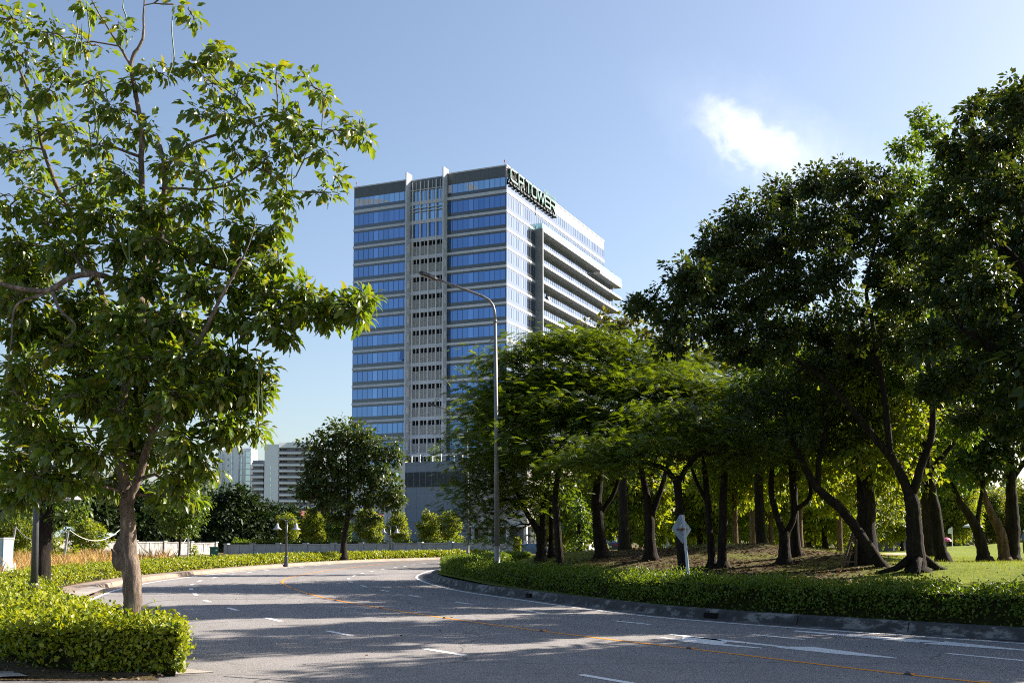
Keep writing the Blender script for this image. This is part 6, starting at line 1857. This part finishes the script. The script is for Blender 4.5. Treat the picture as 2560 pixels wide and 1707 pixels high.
# golf course
mb = MB()
pts = [hit(u, v) for u, v in ((2196, 1388), (2215, 1384), (2245, 1383), (2285, 1384), (2290, 1389), (2250, 1391), (2215, 1391))]
mb.poly([(p.x, p.y, p.z + .06) for p in pts])
tag(mb.build("sand_bunker", M['sand']), kind="structure")
q = at_lawn(2375, 92)
fg = thing("golf_flag", "white golf flag on a thin pole on the bright green", "flag", q)
mb = MB(); mb.tube([(0, 0, 0), (0, 0, 2.1)], .03, 6); mb.build("pole", M['white_paint'], fg)
mb = MB(); mb.add([(0, 0, 2.1), (-.3, .05, 1.9), (-.34, 0, 1.55), (-.03, 0, 1.5)], [(0, 1, 2, 3)]); mb.add([(0, .02, 2.1), (-.3, .07, 1.9), (-.34, .02, 1.55), (-.03, .02, 1.5)], [(3, 2, 1, 0)]); mb.build("cloth", M['white_paint'], fg)
def umbrella(lab, loc, h, m, rad=.85):
    r = thing("umbrella", lab, "umbrella", loc, 0, "open umbrellas on the golf course")
    mb = MB(); mb.tube([(0, 0, h - .9), (0, 0, h)], .02, 6); mb.build("shaft", M['dark_metal'], r)
    mb = MB(); mb.lathe((0, 0, h - .35), [(rad, 0), (rad * .85, .16), (rad * .5, .3), (.03, .38), (.0, .38)], 10); mb.build("canopy", m, r)
    return r
def person(lab, loc, rz, shirt, arm_up):
    r = thing("person", lab, "person", loc, rz)
    V = [(0, 0, .92), (0, 0, 1.15), (0, 0, 1.38), (0, 0, 1.5), (0, .02, 1.62), (0, .01, 1.72), (.1, 0, .86), (.12, .02, .48), (.12, 0, .08), (.12, .14, .04), (-.1, 0, .86), (-.13, .1, .5), (-.15, -.02, .08), (-.15, .12, .04),
         (.2, 0, 1.40), (.27, .05, 1.14), (.24, .22, 1.0 if not arm_up else 1.3), (-.2, 0, 1.40), (-.27, .0, 1.13), (-.25, .12, .92)]
    E = [(0, 1), (1, 2), (2, 3), (3, 4), (4, 5), (0, 6), (6, 7), (7, 8), (8, 9), (0, 10), (10, 11), (11, 12), (12, 13), (2, 14), (14, 15), (15, 16), (2, 17), (17, 18), (18, 19)]
    Rr = [.13, .12, .14, .05, .10, .08, .09, .065, .045, .04, .09, .065, .045, .04, .06, .045, .035, .06, .045, .035]
    me = bpy.data.meshes.new("body"); me.from_pydata(V, E, []); me.update()
    o = bpy.data.objects.new("body", me); C.objects.link(o)
    md_ = o.modifiers.new("skin", 'SKIN')
    for i, rr_ in enumerate(Rr): me.skin_vertices[0].data[i].radius = (rr_, rr_)
    me.skin_vertices[0].data[0].use_root = True
    o.modifiers.new("sub", 'SUBSURF').levels = 1
    dg = bpy.context.evaluated_depsgraph_get(); dg.update()
    m2 = bpy.data.meshes.new_from_object(o.evaluated_get(dg))
    bpy.data.objects.remove(o)
    m2.materials.clear()
    for m_ in (M['skin'], shirt, M['car_dark']): m2.materials.append(m_)
    for p in m2.polygons:
        z = p.center.z
        p.material_index = 0 if z > 1.46 or (abs(p.center.x) > .22 and z < 1.2) else (1 if z > .92 else 2)
    ob = bpy.data.objects.new("body", m2); C.objects.link(ob); ob.parent = r
    mb = MB(); mb.lathe((0, 0, 1.68), [(.17, -.01), (.115, .01), (.11, .09), (.06, .13), (0, .14)], 12); mb.build("hat", M['white_paint'], r)
    return r
pz_ = float(lawn_z(UX(2428, 114), 114))
person("distant golfer in pale clothes under the white umbrella on the golf mound", (UX(2429, 114), 114, pz_), R(200), M['white_paint'], True)
umbrella("open white umbrella held over the distant golfer", (UX(2427, 114), 114, pz_), 2.35, M['white_paint'], 1.0)
q = at_lawn(2361, 104)
umbrella("open pink umbrella set down on the golf course left of the flag", (q.x, q.y, q.z), 1.0, M['pink'], .5)
q = at_lawn(2556, 84)
person("distant golfer in blue at the picture's edge beyond the black trunk", q, R(120), M['cloth_blue'], False)
D = 128
cb = thing("club_house", "low dark club house with a dark red roof and white fascia beyond the bunker", "building", (UX(2200, D), D, .3))
mb = MB(); mb.box((0, 3, 1.1), (6.4, 5, 2.2)); mb.build("wall", M['dark_panel'], cb)
mb = MB(); mb.add([(-4, -.8, 2.15), (4, -.8, 2.15), (4, 6.5, 2.15), (-4, 6.5, 2.15), (-2.6, 2.8, 3.7), (2.6, 2.8, 3.7)], [(0, 1, 5, 4), (1, 2, 5), (2, 3, 4, 5), (3, 0, 4)]); mb.build("roof", M['roof_red'], cb)
mb = MB(); mb.box((0, -.82, 2.06), (8.1, .06, .18)); mb.build("fascia", M['white_paint'], cb)
for x in (-3.4, -1.2, 1.2, 3.4):
    mb = MB(); mb.box((x, -.5, 1.0), (.14, .14, 2.0)); mb.build("post", M['white_paint'], cb)
# plants on the podium roof
b = PC + dL * 8.6 + dR * 3 + Zv * (pz - .2)
wild("roof_shrub", "thin leafy shrub growing on the grey block's roof", b, 3.6, 1.5, M['mid_leaf'], 'leaf2', 5, .3, 1.2, 120, low=.2, n=6, cat="bush", r0=.05)
b = PC + dL * (LP + .3) + dR * 2 + Zv * (pz - .2)
wild("roof_shrub", "dense dark clipped bush at the grey block's roof corner", b, 1.5, .8, M['shade_leaf'], 'leaf2', 12, .2, 6, 121, low=.2, n=5, cat="bush", r0=.05)
